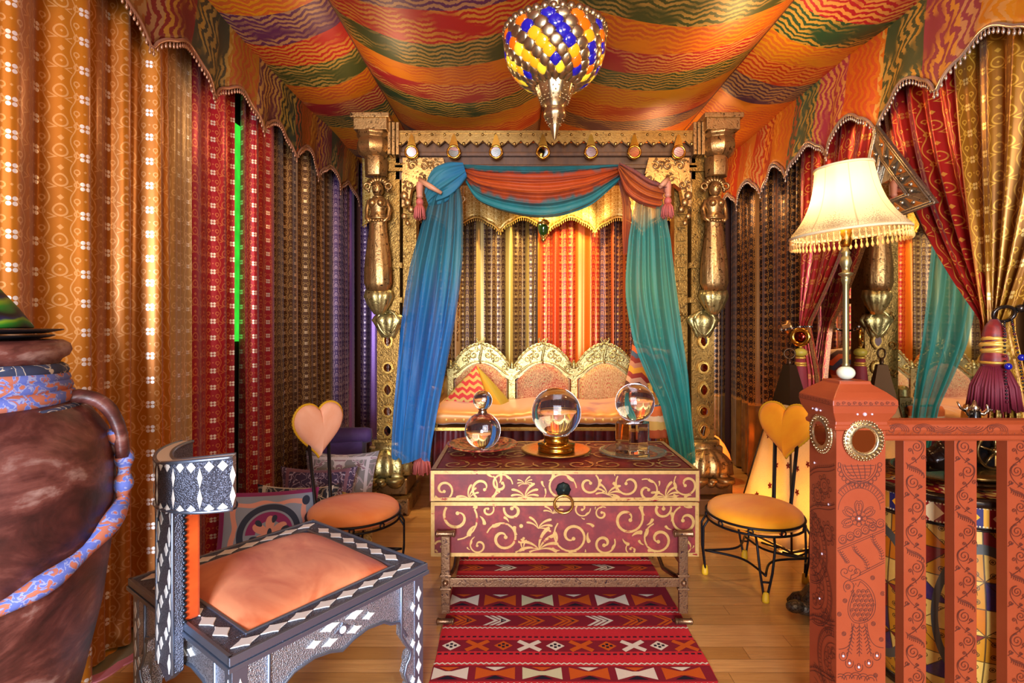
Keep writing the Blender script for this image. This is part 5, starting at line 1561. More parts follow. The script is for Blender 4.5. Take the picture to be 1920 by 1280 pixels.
# moulded cap
b = MB(); cx, cy = 1.045, 1.705
prof = [(.076, 1.028), (.083, 1.032), (.085, 1.042), (.080, 1.048), (.079, 1.056), (.084, 1.066), (.094, 1.085), (.099, 1.108), (.0985, 1.124), (.092, 1.132), (.086, 1.138), (.078, 1.146), (.050, 1.168), (.048, 1.177), (.0, 1.177)]
vs = []; fs = []
for h, z in prof: vs += [(cx - h, cy - h, z), (cx + h, cy - h, z), (cx + h, cy + h, z), (cx - h, cy + h, z)]
for i in range(len(prof) - 1):
    for k in range(4): fs.append((4 * i + k, 4 * i + (k + 1) % 4, 4 * i + 4 + (k + 1) % 4, 4 * i + 4 + k))
fs.append((3, 2, 1, 0)); b.add(vs, fs, smooth=False)
for sgn in range(2):
    fr_ = (V((cx - .097, cy - .0995, 0)), V((1, 0, 0)), V((0, 0, 1)), V((0, -1, 0))) if sgn == 0 else (V((cx - .0995, cy + .097, 0)), V((0, -1, 0)), V((0, 0, 1)), V((-1, 0, 0)))
    for i in range(11): hl(b, fr_, [(.012 + i * .0165 + x, 1.116 + y) for x, y in spiral(0, 0, .006, 1.2, 0, 1 if i % 2 else -1, 10)], .0013)
    hl(b, fr_, [(.002, 1.109), (.192, 1.109)], .001)
cap = finish(b, 'post_cap', [TERRA, HENNA], bal, bev=.002)
b = MB()
for k, r in ((-.022, .0035), (0, .006), (.022, .0035)):
    b.sph((cx + k, cy - .0935, 1.082), r, 10); b.sph((cx - .0935, cy + k, 1.082), r, 10)
finish(b, 'crystal_studs', CRYST, cap)
# round mirrors in brass collars
PBR = carved('pale_embossed_brass', '#ccb88c', '#7a6438', 120, .3, .95, .3); AMBREFL = plain('amber_reflection', '#c0642c', .1, .9)  # amber of the reflected room put into the mirror colour
for (o, n_, u) in ((V((cx + .005, NY0, 1.0)), V((0, -1, 0)), V((1, 0, 0))), (V((NX0, cy, 1.005)), V((-1, 0, 0)), V((0, -1, 0)))):
    b = MB(); b.lathe([(.0, 0), (.060, 0), (.063, .004), (.058, .010), (.048, .009), (.043, .013), (.038, .010), (.036, .004)], o, 48, axis=n_)
    for i in range(26):
        a = TAU * i / 26; b.sph(o + u * .053 * cos(a) + V((0, 0, .053 * sin(a))) + n_ * .010, .0042, 6)
    for i in range(44):
        a = TAU * i / 44; b.sph(o + u * .061 * cos(a) + V((0, 0, .061 * sin(a))) + n_ * .006, .0028, 6)
    md = finish(b, 'brass_collar', PBR, bal)
    b = MB(); b.lathe([(.037, 0), (.037, .006), (.0, .006)], o, 40, axis=n_, smooth=False); finish(b, 'mirror', AMBREFL, md)
# handrail
b = MB(); hp = [(.0, .984), (.022, .984), (.026, .992), (.022, 1.0), (.034, 1.008), (.040, 1.022), (.036, 1.038), (.022, 1.049), (.0, 1.052)]
ring = [(1.715 - a, z) for a, z in hp] + [(1.715 + a, z) for a, z in reversed(hp[1:-1])]
n = len(ring); vs = [(x, y, z) for x in (1.12, 1.95) for y, z in ring]
b.add(vs, [(k, (k + 1) % n, n + (k + 1) % n, n + k) for k in range(n)] + [tuple(range(n - 1, -1, -1)), tuple(range(n, 2 * n))], smooth=False)
fr_ = (V((1.12, 1.674, 1.024)), V((1, 0, 0)), V((0, .12, 1)).normalized(), V((0, -1, .12)).normalized())
rnd = random.Random(2)
for x in (.05, .13, .36, .47, .62, .74):
    hl(b, fr_, [(x + p, q) for p, q in spiral(0, 0, .014, 1.5, x * 20, 1, 18)], .0014)
    for k in range(4): hl(b, fr_, arc(x + .02, -.002, .012 + k * .007, .010 + k * .003, -.4, PI - .4, 14), .0013)
for x in (.21, .30, .55, .68):
    for k in range(4): hl(b, fr_, arc(x, .012, .018 + k * .010, .008 + k * .005, PI + .2, TAU - .2, 16), .0013)
for i in range(40): hl(b, fr_, [(.01 + i * .02, -.016), (.014 + i * .02, -.010)], .0012)
finish(b, 'handrail', [TERRA, HENNA], bal, bev=.002)
# balusters
def baluster(x0, seed):
    b = MB(); b.boxz(x0, x0 + .072, 1.70, 1.738, 0, .99)
    fr_ = (V((x0, 1.70, 0)), V((1, 0, 0)), V((0, 0, 1)), V((0, -1, 0)))
    b.boxz(x0 - .0002, x0 + .0008, 1.6985, 1.70, 0, .99)
    rnd = random.Random(seed); z = .965; k = seed
    while z > .10:
        sg = 1 if k % 2 else -1; c = .036 + sg * .006; r = .020 + rnd.uniform(-.002, .003)
        hl(b, fr_, [(c + p, z + q) for p, q in spiral(0, 0, r, 1.9, PI / 2 if sg > 0 else PI / 2, -sg, 34, .1)])
        hl(b, fr_, bez((c, z + r), (c + sg * .035, z + r), (c + sg * .03, z - .03), (c - sg * .024, z - .058), 16))
        for (dx, dz, rr) in ((-.022, -.012, .007), (.020, -.036, .008), (-.012, -.040, .006)):
            hl(b, fr_, [(c + sg * dx + p, z + dz + q) for p, q in spiral(0, 0, rr, 1.4, 0, sg, 14)])
            hl(b, fr_, [(c + sg * dx + rr, z + dz), (c + sg * (dx + .010), z + dz - .012)])
        z -= .078
        if k % 3 == 1:
            pts = bez((.012, z + .018), (.03, z + .004), (.045, z + .01), (.064, z - .012), 9); hl(b, fr_, pts)
            for p, q in pts: hl(b, fr_, [(p, q), (p - .003, q + .007), (p - .006, q + .008)]); hl(b, fr_, [(p, q), (p + .001, q - .008), (p - .002, q - .010)])
            z -= .036
        k += 1
    finish(b, 'baluster', [TERRA, HENNA], bal, bev=.0015)
for i, px in enumerate((1694, 1789, 1888)): baluster((px - VX) * 1.7 / F, i + 1)

# ---------------------------------------------------------------- lamp on the post
lp = thing('table_lamp', 'brass lamp with a cream bell shade and bead fringe, standing on the newel post', 'lamp', (cx, cy, 1.177))
b = MB(); b.sph((cx, cy, 1.199), .0255, 20, (1.05, 1.05, .86)); finish(b, 'stone_ball', Mat('pale_green_onyx').set(col=H('#c8d0b8'), rough=.25, sss=.2).m, lp)
b = MB()
b.lathe([(.010, 1.218), (.012, 1.225), (.009, 1.23), (.0085, 1.48), (.012, 1.49), (.0135, 1.50), (.010, 1.505), (.018, 1.51), (.022, 1.516), (.010, 1.522), (.012, 1.535), (.018, 1.55), (.014, 1.565), (.010, 1.575), (.014, 1.582), (.009, 1.59), (.009, 1.62)], (cx, cy, 0), 20, rip=lambda a, i: 1 + (.06 * cos(8 * a) if 2 < i < 5 else 0))
finish(b, 'pole', plain('antique_brass', '#8a8058', .35, .85), lp)
b = MB(); b.lathe([(.010, 1.60), (.016, 1.61), (.020, 1.64), (.017, 1.66), (.012, 1.67), (.010, 1.69)], (cx, cy, 0), 16); b.tube([(cx, cy, 1.62), (cx, cy, 1.87)], .003, 6); b.sph((cx, cy, 1.875), .010, 10); finish(b, 'socket', BRASS, lp)
b = MB(); b.sph((cx, cy, 1.72), .028, 16, (1, 1, 1.25)); finish(b, 'bulb', Mat('lit_bulb').set(col=(1, .9, .7, 1), emc=H('#ffd898'), ems=12).m, lp)
ty = Matrix.Translation((cx, cy, 1.74)) @ Matrix.Rotation(math.radians(-4.2), 4, 'Y') @ Matrix.Translation((-cx, -cy, -1.74))
M = Mat('cream_silk_shade'); u, v, _ = coords('UV'); x, y, z = coords('Object')
lace = (noise(vec(u * 26.0, v * 8.0), 9, 2) < (.57 - v * .9 + ab(fr(u * 8.0) - .5) * .35))
seam = ab(fr(u * 8.0) - .5) < .02
colr = mix(lace * .6, H('#d8c498'), H('#3a2a18')); colr = mix(seam * .5, colr, H('#6a5430'))
M.set(col=colr, rough=.7); M.sheer(.42); SHADE = M.m
b = MB(ty)
bell = [(.168, 1.640), (.167, 1.650), (.152, 1.668), (.132, 1.695), (.113, 1.73), (.099, 1.77), (.090, 1.81), (.085, 1.845), (.083, 1.855)]
nn = 64
b.grid(lambda s, t: (lambda q: (cx + q[0] * (1 - .035 * abs(sin(8 * PI * s)) * 1.0) * cos(TAU * s), cy + q[0] * (1 - .035 * abs(sin(8 * PI * s))) * sin(TAU * s), q[1] + .006 * abs(sin(8 * PI * s)) * (1 - t)))((lambda k: (smoothtab([(i,) + p for i, p in enumerate(bell)], k)))(t * (len(bell) - 1))), 128, 24, lambda s, t: (s, t))
sh = finish(b, 'lamp_shade', SHADE, lp)
CRB = plain('cream_braid', '#c8b890', .6)
b = MB(ty); b.torus((cx, cy, 1.643), .167, .0045, 64, 6); finish(b, 'braid_trim', CRB, sh)
b = MB(ty); b.torus((cx, cy, 1.855), .083, .004, 48, 6); finish(b, 'braid_trim', CRB, sh)
b = MB(ty)
for i in range(64):
    a = TAU * i / 64; p = V((cx + .167 * cos(a), cy + .167 * sin(a), 1.638))
    b.lathe([(.001, 0), (.0035, -.006), (.0015, -.010), (.0022, -.014), (.0055, -.023), (.004, -.029), (.0, -.033)], p, 6)
finish(b, 'bead_fringe', Mat('amber_glass_bead').set(col=H('#e8b868'), rough=.2, trans=.3).m, sh)

# ---------------------------------------------------------------- pendant lantern
pc = V((.174, 2.6, 0))
pen = thing('pendant_lantern', 'brass pendant lantern with orange, yellow and blue glass in its bowl', 'lamp', (pc.x, pc.y, 2.25))
OLD = plain('old_brass', '#b8a884', .30, .95)
rows = [(.120, 2.522), (.152, 2.538), (.180, 2.562), (.204, 2.592), (.222, 2.626), (.233, 2.663), (.239, 2.702), (.240, 2.738)]
cols = {1: H('#d85a10'), 2: H('#e89c10'), 3: H('#1c1a8c'), 4: H('#e8c020')}
GL = []
for nme, c in (('orange_glass', '#e0640c'), ('amber_glass', '#f0a018'), ('cobalt_glass', '#1a1690'), ('yellow_glass', '#f0d030')):
    M = Mat(nme).set(col=H(c), rough=.1, emc=H(c), ems=.28, coat=.5); GL.append(M.m)
bm = MB(); bg = MB(); NB = 22; rnd = random.Random(5)
for ri, (r, z) in enumerate(rows):
    for k in range(NB):
        a = TAU * (k + .5 * (ri % 2)) / NB + .1
        d = V((cos(a), sin(a), 0)); wdt = TAU * r / NB / 2
        r0 = rows[max(ri - 1, 0)]; r1 = rows[min(ri + 1, 7)]; sl = math.atan2(r1[0] - r0[0], r1[1] - r0[1])
        Rm = Matrix.Rotation(a, 3, 'Z') @ Matrix.Rotation(sl, 3, 'Y')
        hgt = .028 if ri < 7 else .024
        m_ = (k + (ri + 1) // 2) % 2
        tgt = bm if m_ == 0 or (ri == 0) else bg
        if tgt is bg: bg.mi = (1, 0, 2, 1, 2, 0, 2, 1, 2, 3)[rnd.randrange(10)] if ri > 1 else (3, 2, 3)[(k + ri) % 3]
        tgt.sph(pc + d * r + V((0, 0, z)), 1.0, 10, (.011, wdt * 1.06, hgt * 1.12), Rm)
bm.torus(pc + V((0, 0, 2.758)), .238, .009, 48, 8)
for k in range(38):
    a = TAU * k / 38; bm.sph(pc + V((.240 * cos(a), .240 * sin(a), 2.768)), .019, 10)
finish(bm, 'bowl', OLD, pen); finish(bg, 'glass_mosaic', GL, pen)
b = MB()
b.lathe([(.0, 2.25), (.008, 2.262), (.022, 2.315), (.034, 2.345), (.052, 2.365), (.055, 2.385), (.048, 2.40), (.046, 2.41), (.062, 2.43), (.080, 2.465), (.094, 2.505), (.098, 2.525), (.102, 2.535), (.094, 2.545), (.104, 2.553), (.104, 2.567), (.094, 2.578)], pc, 40, rip=lambda a, i: 1 + (.035 * cos(10 * a) if i in (2, 3, 4, 9, 10, 11, 12) else 0))
rnd = random.Random(1)
for k in range(20):
    for j in range(5):
        a = TAU * (k + .5 * (j % 2)) / 20; z = 2.435 + j * .017; r = .066 + (z - 2.43) * .36
        b.sph(pc + V((r * cos(a), r * sin(a), z)), .0045, 6)
for k in range(10):
    for j in range(2): a = TAU * k / 10; b.sph(pc + V(((.030 + j * .014) * cos(a), (.030 + j * .014) * sin(a), 2.325 + j * .022)), .004, 6)
finish(b, 'pierced_finial', plain('pale_brass', '#b8a47c', .25, .95), pen)
b = MB(); b.lathe([(.09, 2.74), (.062, 2.75), (.058, 2.8), (.06, 2.805), (.06, 3.0), (.07, 3.01), (.07, 3.05)], pc, 24, rip=lambda a, i: 1 + .05 * cos(9 * a))
for k in range(3):
    a = TAU * k / 3; b.tube([pc + V((.236 * cos(a), .236 * sin(a), 2.757)), pc + V((.06 * cos(a), .06 * sin(a), 2.79))], .006, 6)
finish(b, 'stem', plain('pale_brass', '#b8a47c', .25, .95), pen)

# ---------------------------------------------------------------- mosaic drum table and what stands on it
tc = V((1.645, 2.06, 0)); TZ = .765
tb = thing('mosaic_table', 'round mosaic drum table of yellow bone and red and blue inlay behind the railing', 'table', tuple(tc))
M = Mat('bone_mosaic'); u, v, _ = coords('UV')
U_ = u * 18.0; V_ = v * 7.0
fu = fr(U_); fv = fr(V_); cu = fl(U_); cv = fl(V_)
up = mth('GREATER_THAN', fu + fv, 1.0); dn = mth('GREATER_THAN', fu - fv, 0.0)
alt = mth('MODULO', cu + cv, 2.0)
half = up * alt + dn * (1 - alt)
rr = white(cu + half * .37, cv + 5.0)
grain = noise(vec(u * 30.0, v * 10.0), 4, 4)
colr = ramp(rr, [(0, H('#b87c1c')), (.3, H('#d0a850')), (.55, H('#b8680c')), (.74, H('#6a141c')), (.84, H('#182050')), (.91, H('#d0ac58'))], True)
colr = mix(grain * .5, colr, mix(.5, colr, H('#8a4a10')))
ed = mx(mn(fu, 1 - fu) < .025, mn(fv, 1 - fv) < .02, mth('MULTIPLY', ab(fu + fv - 1.0) < .022, alt), mth('MULTIPLY', ab(fu - fv) < .022, 1 - alt))
dd = hyp(fr(U_ * 2.0) - .5, fr(V_ * 2.0) - .5); dotm = mth('MULTIPLY', mx(dd < .10, ab(dd - .17) < .03), rr < .52)
ring = ab(hyp(fr(u * 5.0) - .5, (v - .5) * 1.05) - .40) < .028
colr = mix(mx(ed, dotm) * .85, colr, H('#2a2016')); colr = mix(ring, colr, H('#44443c'))
M.set(col=colr, rough=.25, coat=.3); MOS = M.m
b = MB()
def drum(s, t):
    a = TAU * s + 1.3; r = smoothtab([(0, .22), (.12, .25), (.35, .276), (.6, .28), (.85, .265), (1, .26)], t)[0]
    q = 1 + .025 * cos(8 * a)
    return tc + V((r * q * cos(a), r * q * sin(a), .03 + (TZ - .13) * t))
b.grid(drum, 96, 20); finish(b, 'drum', MOS, tb)
M = Mat('inlay_band'); u, v, _ = coords('UV')
fu = fr(u * 18.0); dm = ab(fu - .5) * 1.0 + ab(v - .5) * .7 < .33
alt = mth('MODULO', fl(u * 18.0), 2.0)
cc = mix(dm, mix(alt, H('#181c50'), H('#7a1818')), mix(alt, H('#d8941c'), H('#d8c090')))
cc = mix(ab(fu - .5) > .42, cc, H('#c89030')); cc = mix(mth('MULTIPLY', ab(v - .5) > .38, fr(u * 180.0) < .5), cc, H('#d0c090')); cc = mix(ab(v - .5) > .45, cc, H('#16100c'))
M.set(col=cc, rough=.25, coat=.3)
b = MB(); b.grid(lambda s, t: tc + V(((.282 + .006 * cos(8 * (TAU * s + 1.3))) * cos(TAU * s + 1.3), (.282 + .006 * cos(8 * (TAU * s + 1.3))) * sin(TAU * s + 1.3), TZ - .1 + .075 * t)), 96, 2)
finish(b, 'inlay_band', M.m, tb)
b = MB(); b.lathe([(.0, TZ - .012), (.255, TZ - .012), (.265, TZ), (.286, TZ), (.294, TZ - .008), (.294, TZ - .022), (.284, TZ - .03)], tc, 64); LQ = plain('dark_lacquered_wood', '#1c120c', .22); finish(b, 'table_top', LQ, tb)
b = MB(); b.lathe([(.275, TZ - .1), (.288, TZ - .106), (.275, TZ - .112)], tc, 64); finish(b, 'rim', LQ, tb)
b = MB(); b.lathe([(.21, 0), (.235, .005), (.235, .03), (.21, .035)], tc, 48); finish(b, 'foot_ring', LQ, tb)
M = Mat('mosaic_top'); x, y, z = coords('Object'); d_, c_ = voro(vec(x, y, 0.0), 16)
M.set(col=ramp(noise(vec(x, y, 0.0), 14, 1), [(0, H('#b8802c')), (.42, H('#7a1818')), (.52, H('#c8a058')), (.6, H('#181c48'))], True), rough=.15, coat=.5)
b = MB(); b.lathe([(.255, TZ - .011), (.0, TZ - .010)], tc, 48); finish(b, 'inlaid_top', M.m, tb)
# round tray with the antique telephone
t = thing('round_tray', 'dark brass tray on the mosaic table behind the bars', 'tray', tuple(tc + V((.02, -.02, TZ))))
b = MB(); b.lathe([(.0, .0), (.17, 0), (.20, .016), (.21, .03), (.204, .032), (.19, .018), (.165, .006), (.0, .006)], tc + V((.03, -.01, TZ + .0005)), 56); finish(b, 'tray', plain('dark_polished_brass', '#5c4628', .22, .95), t)
tz = TZ + .007; ox, oy = 1.76, 2.04
ph = thing('antique_telephone', 'antique black and brass telephone with a spoked wheel, on the brass tray', 'telephone', (ox, oy, tz))
DBR = plain('dark_brass', '#7a643c', .25, .95); BLK = plain('black_enamel', '#0c0b0c', .18)
b = MB(); b.lathe([(.0, 0), (.10, 0), (.105, .008), (.095, .018), (.075, .026), (.06, .034), (.03, .04), (.0, .04)], (ox, oy, tz), 40, (1.1, .85)); finish(b, 'base', DBR, ph)
b = MB(); b.boxz(ox - .045, ox + .055, oy - .01, oy + .06, tz + .035, tz + .19); b.lathe([(.05, tz + .185), (.055, tz + .195), (.03, tz + .205), (.02, tz + .215), (.018, tz + .25)], (ox + .005, oy + .025, 0), 20); finish(b, 'body', BLK, ph, bev=.012)
b = MB(); wc = V((ox + .03, oy - .035, tz + .105))
b.torus(wc, .066, .0055, 36, 8, (0, 1, 0)); b.sph(wc, .016, 14)
for k in range(5): a = TAU * k / 5 + .3; b.tube([wc, wc + V((.066 * cos(a), 0, .066 * sin(a)))], [.006, .004], 6)
b.tube([wc, wc + V((0, .05, 0))], .006, 8); b.sph(wc + V((-.02, -.0, -.09)), .010, 10)
finish(b, 'spoked_wheel', DBR, ph)
b = MB()
for sg in (-1, 1):
    b.tube([(ox + .005, oy + .025, tz + .245), (ox + .005 + sg * .03, oy + .02, tz + .235), (ox + .005 + sg * .045, oy + .015, tz + .25), (ox + .005 + sg * .035, oy + .012, tz + .275)], [.008, .007, .006, .004], 8)
    b.tube([(ox + .005 + sg * .045, oy + .015, tz + .25), (ox + .005 + sg * .068, oy + .01, tz + .262), (ox + .005 + sg * .08, oy + .01, tz + .285)], [.006, .005, .003], 8)
b.lathe([(.014, tz + .245), (.018, tz + .26), (.01, tz + .27), (.006, tz + .285), (.0, tz + .29)], (ox + .005, oy + .025, 0), 14)
finish(b, 'cradle_prongs', STEEL, ph)
b = MB(); rc = V((ox - .185, oy - .045, tz + .09)); ax = V((.75, -.35, .55)).normalized()
b.lathe([(.0, -.05), (.030, -.048), (.042, -.03), (.044, -.02), (.040, -.012), (.044, -.006), (.040, .002), (.046, .008), (.050, .024), (.046, .034), (.034, .036), (.022, .022), (.0, .016)], rc, 32, axis=ax, rip=lambda a, i: 1 + (.03 * cos(24 * a) if 2 <= i <= 7 else 0))
b.tube([rc - ax * .045, rc - ax * .06 + V((.03, .02, -.03)), (ox - .02, oy + .02, tz + .03)], .007, 8)
finish(b, 'ear_trumpet', plain('dark_bakelite', '#20140e', .2, .3), ph)
# turtle figure on the floor behind the post
tt = V((1.48, 2.43, 0))
t = thing('turtle_figure', 'dark metal turtle figure on the floor behind the newel post', 'figurine', tuple(tt), 0)
TUR = hammered('dark_cast_metal', '#5a5248', '#22201c', 90, .4, .7, .5)
b = MB()
b.lathe([(.0, .045), (.13, .05), (.155, .075), (.15, .1), (.125, .145), (.08, .175), (.0, .19)], tt, 32, (1.2, .95), rip=lambda a, i: 1 + .025 * cos(10 * a))
b.tube([tt + V((-.13, -.02, .075)), tt + V((-.19, -.03, .075)), tt + V((-.225, -.035, .085))], [.035, .028, .026], 12)
b.sph(tt + V((-.24, -.038, .09)), .034, 14, (1.25, .9, .8))
for sx in (-1, 1):
    for sy in (-1, 1): b.tube([tt + V((sx * .10, sy * .09, .07)), tt + V((sx * .15, sy * .13, .04)), tt + V((sx * .165, sy * .145, .012))], [.032, .03, .026], 10)
b.tube([tt + V((.17, 0, .06)), tt + V((.23, .0, .03))], [.02, .006], 8)
finish(b, 'body', TUR, t)
# ---------------------------------------------------------------- paper lamp, shell lamp
lc = V((1.735, 3.42, 0))
t = thing('paper_lamp', 'tall pyramid paper lamp with pressed stars glowing behind the yellow heart chair', 'lamp', tuple(lc), .35)
M = Mat('starred_paper'); u, v, _ = coords('UV')
su, sv = u * 4.0, v * 6.0
iu, iv = fl(su), fl(sv); jx = (white(iu, iv) - .5) * .5; jy = (white(iv, iu + 3.0) - .5) * .5
ax_ = fr(su) - .5 + jx; ay_ = fr(sv) - .5 + jy
an = mth('ARCTAN2', ay_, ax_); star = hyp(ax_, ay_) < (.06 + ab(sn(an * 2.5)) * .09) 
star = mth('MULTIPLY', star, white(iu + 7.0, iv) > .45)
speck = noise(vec(u * 20.0, v * 24.0), 6, 2) > .66
cc = mix(star, mix(speck * .5, H('#f0dcb0'), H('#8a5a2c')), H('#8a2a10'))
M.set(col=cc, rough=.8); M.sheer(.55); PAP = M.m
b = MB()
R4 = Matrix.Rotation(.35, 3, 'Z'); hb = .235
def pyr(z): return hb * (1 - z / 1.24)
for k in range(4):
    d0 = R4 @ V((cos(PI / 4 + k * PI / 2), sin(PI / 4 + k * PI / 2), 0)) * 1.414; d1 = R4 @ V((cos(PI / 4 + (k + 1) * PI / 2), sin(PI / 4 + (k + 1) * PI / 2), 0)) * 1.414
    b.grid(lambda s, q: lc + (d0 + (d1 - d0) * s) * pyr(.03 + .82 * q) + V((0, 0, .03 + .82 * q)), 6, 12, lambda s, q: (s * (1 - q * .6) + .3 * q + k * .3, q))
finish(b, 'paper_shade', PAP, t, solid=.003)
b = MB()
for k in range(4):
    d0 = R4 @ V((cos(PI / 4 + k * PI / 2), sin(PI / 4 + k * PI / 2), 0)) * 1.414
    b.tube([lc + d0 * pyr(.0), lc + d0 * pyr(.85) + V((0, 0, .85))], .006, 6)
    d1 = R4 @ V((cos(PI / 4 + (k + 1) * PI / 2), sin(PI / 4 + (k + 1) * PI / 2), 0)) * 1.414
    b.tube([lc + d0 * pyr(.02) + V((0, 0, .02)), lc + d1 * pyr(.02) + V((0, 0, .02))], .007, 6)
    b.add([lc + d0 * pyr(.85) + V((0, 0, .85)), lc + d1 * pyr(.85) + V((0, 0, .85)), lc + d1 * pyr(1.1) + V((0, 0, 1.1)), lc + d0 * pyr(1.1) + V((0, 0, 1.1))], [(0, 1, 2, 3)], smooth=False)
b.tube([lc + V((0, 0, 1.08)), lc + V((0, 0, 1.14))], .012, 8); b.torus(lc + V((0, 0, 1.17)), .032, .006, 18, 6, (.3, 1, 0))
finish(b, 'frame_and_cap', plain('dark_bronze_sheet', '#4a3420', .4, .8), t)
sc2 = V((1.70, 4.62, 0))
t = thing('shell_lamp', 'glowing orange petal lamp on the floor behind the canopy pillar', 'lamp', tuple(sc2))
M = Mat('lit_petal').set(col=H('#f0b878'), rough=.5, emc=H('#ff9a40'), ems=.5); M.sheer(.6)
b = MB(); b.lathe([(.05, .05), (.10, .09), (.125, .17), (.11, .25), (.075, .32), (.03, .38), (.0, .40)], sc2, 40, rip=lambda a, i: 1 + .09 * abs(sin(3.5 * a + i * .3)))
finish(b, 'petal_shade', M.m, t)
b = MB(); b.lathe([(.0, 0), (.09, 0), (.09, .02), (.05, .05), (.0, .05)], sc2, 24); finish(b, 'foot', DBR, t)
# ---------------------------------------------------------------- triangle mirror hung in front of the scarlet curtain
tX = 1.86
tv = [V((tX, (px - VX) and tX * F / (px - VX), CAMZ - (py - VY) * (tX * F / (px - VX)) / F)) for px, py in ((1650, 236), (1762, 380), (1604, 436))]
cen = sum(tv, V()) / 3
t = thing('triangle_mirror', 'triangular mirror in a bone and copper inlaid frame hung against the scarlet curtain', 'mirror', (tX, cen.y, min(p.z for p in tv)))
frt = (V((tX, 0, 0)), V((0, -1, 0)), V((0, 0, 1)), V((-1, 0, 0)))
o2 = [(-p.y, p.z) for p in tv]; cc2 = (-cen.y, cen.z)
def sc3(k): return [(cc2[0] + (a - cc2[0]) * k, cc2[1] + (c - cc2[1]) * k) for a, c in o2]
inn = sc3(.45)
b = MB()
for i in range(3):
    j = (i + 1) % 3; b.mi = 0; b.prism([o2[i], o2[j], inn[j], inn[i]], frt, .022)
    for k in (1.0, .93, .52, .46):
        q = sc3(k); b.tube([frt[0] + frt[1] * q[i][0] + frt[2] * q[i][1] + frt[3] * .022, frt[0] + frt[1] * q[j][0] + frt[2] * q[j][1] + frt[3] * .022], .006, 6)
    A1, A2 = sc3(.9), sc3(.56); n = 8
    for k in range(n):
        l0 = lambda Q, s: (Q[i][0] + (Q[j][0] - Q[i][0]) * s, Q[i][1] + (Q[j][1] - Q[i][1]) * s)
        s0, s1 = .06 + .88 * k / n, .06 + .88 * (k + 1) / n
        tri_ = [l0(A1, s0), l0(A1, s1), l0(A2, (s0 + s1) / 2)] if k % 2 == 0 else [l0(A2, s0 - .02), l0(A2, s1 + .02), l0(A1, (s0 + s1) / 2)]
        b.prism(tri_, frt, .025, 1 if k % 2 == 0 else 2)
        m_ = (sum(p[0] for p in tri_) / 3, sum(p[1] for p in tri_) / 3); b.sph(frt[0] + frt[1] * m_[0] + frt[2] * m_[1] + frt[3] * .026, .011, 8)
finish(b, 'inlaid_frame', [carved('blackened_pewter', '#9a8c74', '#2c241a', 90, .35, .85, .4), plain('copper_orange_inlay', '#a8601c', .35), plain('dark_bone_inlay', '#3a3428', .4)], t, bev=.0015, segs=1)
b = MB(); b.prism(sc3(.5), frt, .006); finish(b, 'mirror_pane', MIRROR, t)
# ---------------------------------------------------------------- tassels and tiebacks
X0 = 1.835
def medal(b, c, r, n_=V((-1, 0, 0))):
    b.lathe([(.0, 0), (r, 0), (r * 1.03, .006), (r * .9, .014), (r * .62, .012), (r * .58, .004)], c, 28, axis=n_)
pm = V((X0, X0 * F / (1501 - VX), 1.275))
t = thing('tassel', 'dark red tassel below a gold mirror medallion on the scarlet tieback', 'tassel', (pm.x, pm.y, .66))
n_ = V((-.75, -.66, 0)).normalized()
b = MB(); medal(b, pm, .062, n_); md = finish(b, 'medallion', BRASS, t)
b = MB(); b.lathe([(.036, 0), (.036, .006), (.0, .006)], pm, 24, axis=n_); finish(b, 'mirror', plain('ruby_mirror', '#8a3028', .08, 1), md)
b = MB(); b.sph(pm + V((0, 0, -.10)), .04, 14, (1, 1, .72)); finish(b, 'bead', plain('olive_thread', '#a8922c', .5), t)
b = MB(); b.lathe([(.012, -.062), (.008, -.07)], pm, 10)
for z in (-.135, -.17, -.185): b.torus(pm + V((0, 0, z)), .024 + .004 * (z < -.15), .008, 18, 6)
finish(b, 'gold_rings', GOLDT, t)
b = MB(); b.lathe([(.0, -.135), (.028, -.14), (.03, -.17), (.036, -.2), (.044, -.32), (.05, -.48), (.052, -.60), (.0, -.60)], pm, 36, rip=lambda a, i: 1 + (.05 * (1 if int(a * 36 / TAU) % 2 else -1) if i > 3 else 0)); finish(b, 'thread_skirt', REDCL, t)
b = MB()
p0 = V((X0 + .06, (X0 + .06) * F / (1480 - VX), 1.34)); b.lathe([(.0, 0), (.05, 0), (.045, .02), (.02, .025), (.016, .05), (.0, .055)], p0, 20, axis=V((-1, 0, 0)))
tag(recenter(finish(b, 'holdback', BRONZE)), 'round gold holdback beside the dark red tassel on the scarlet curtain', 'holdback')
def beads(pts, r, mats, step=.016):
    b = MB(); acc = 0; k = 0; path = []
    for a, c in zip(pts, pts[1:]):
        n = max(1, int((c - a).length / step)); path += [a + (c - a) * (i / n) for i in range(n)]
    for i, p in enumerate(path):
        b.mi = 1 if i % 4 == 3 else 0; b.sph(p, r * (1.2 if i % 4 == 3 else 1), 8)
    return b
BBK = plain('black_bead', '#121014', .2); BBW = plain('silver_bead', '#c8c4bc', .2, .9)
pts = [V(p) for p in bez(tuple(p0 + V((-.04, 0, 0))), (X0 - .06, 3.72, 1.27), (X0 - .06, 3.5, 1.36), (X0 + .06, 3.42, 1.34), 30)]
b = beads(pts, .0075, None); tag(recenter(finish(b, 'bead_string', [BBK, BBW])), 'black and silver bead string tying back the scarlet curtain by the medallion', 'bead string')
qY = 2.10; qX = qY * (1864 - VX) / F
q = V((qX, qY, 1.375))
t = thing('tassel', 'large crimson tassel with a gold knot hanging above the antique telephone', 'tassel', (q.x, q.y, 1.0))
b = MB(); kz = q + V((0, 0, -.105))
for k in range(5):
    z = (k - 2) * .0125; b.torus(kz + V((0, 0, z)), .040 * (1 - .1 * abs(k - 2)), .0085, 26, 6, (.15 * (-1) ** k, .1, 1))
hk = finish(b, 'gold_knot', plain('pale_gold_cord', '#d8b050', .4, .4), t)
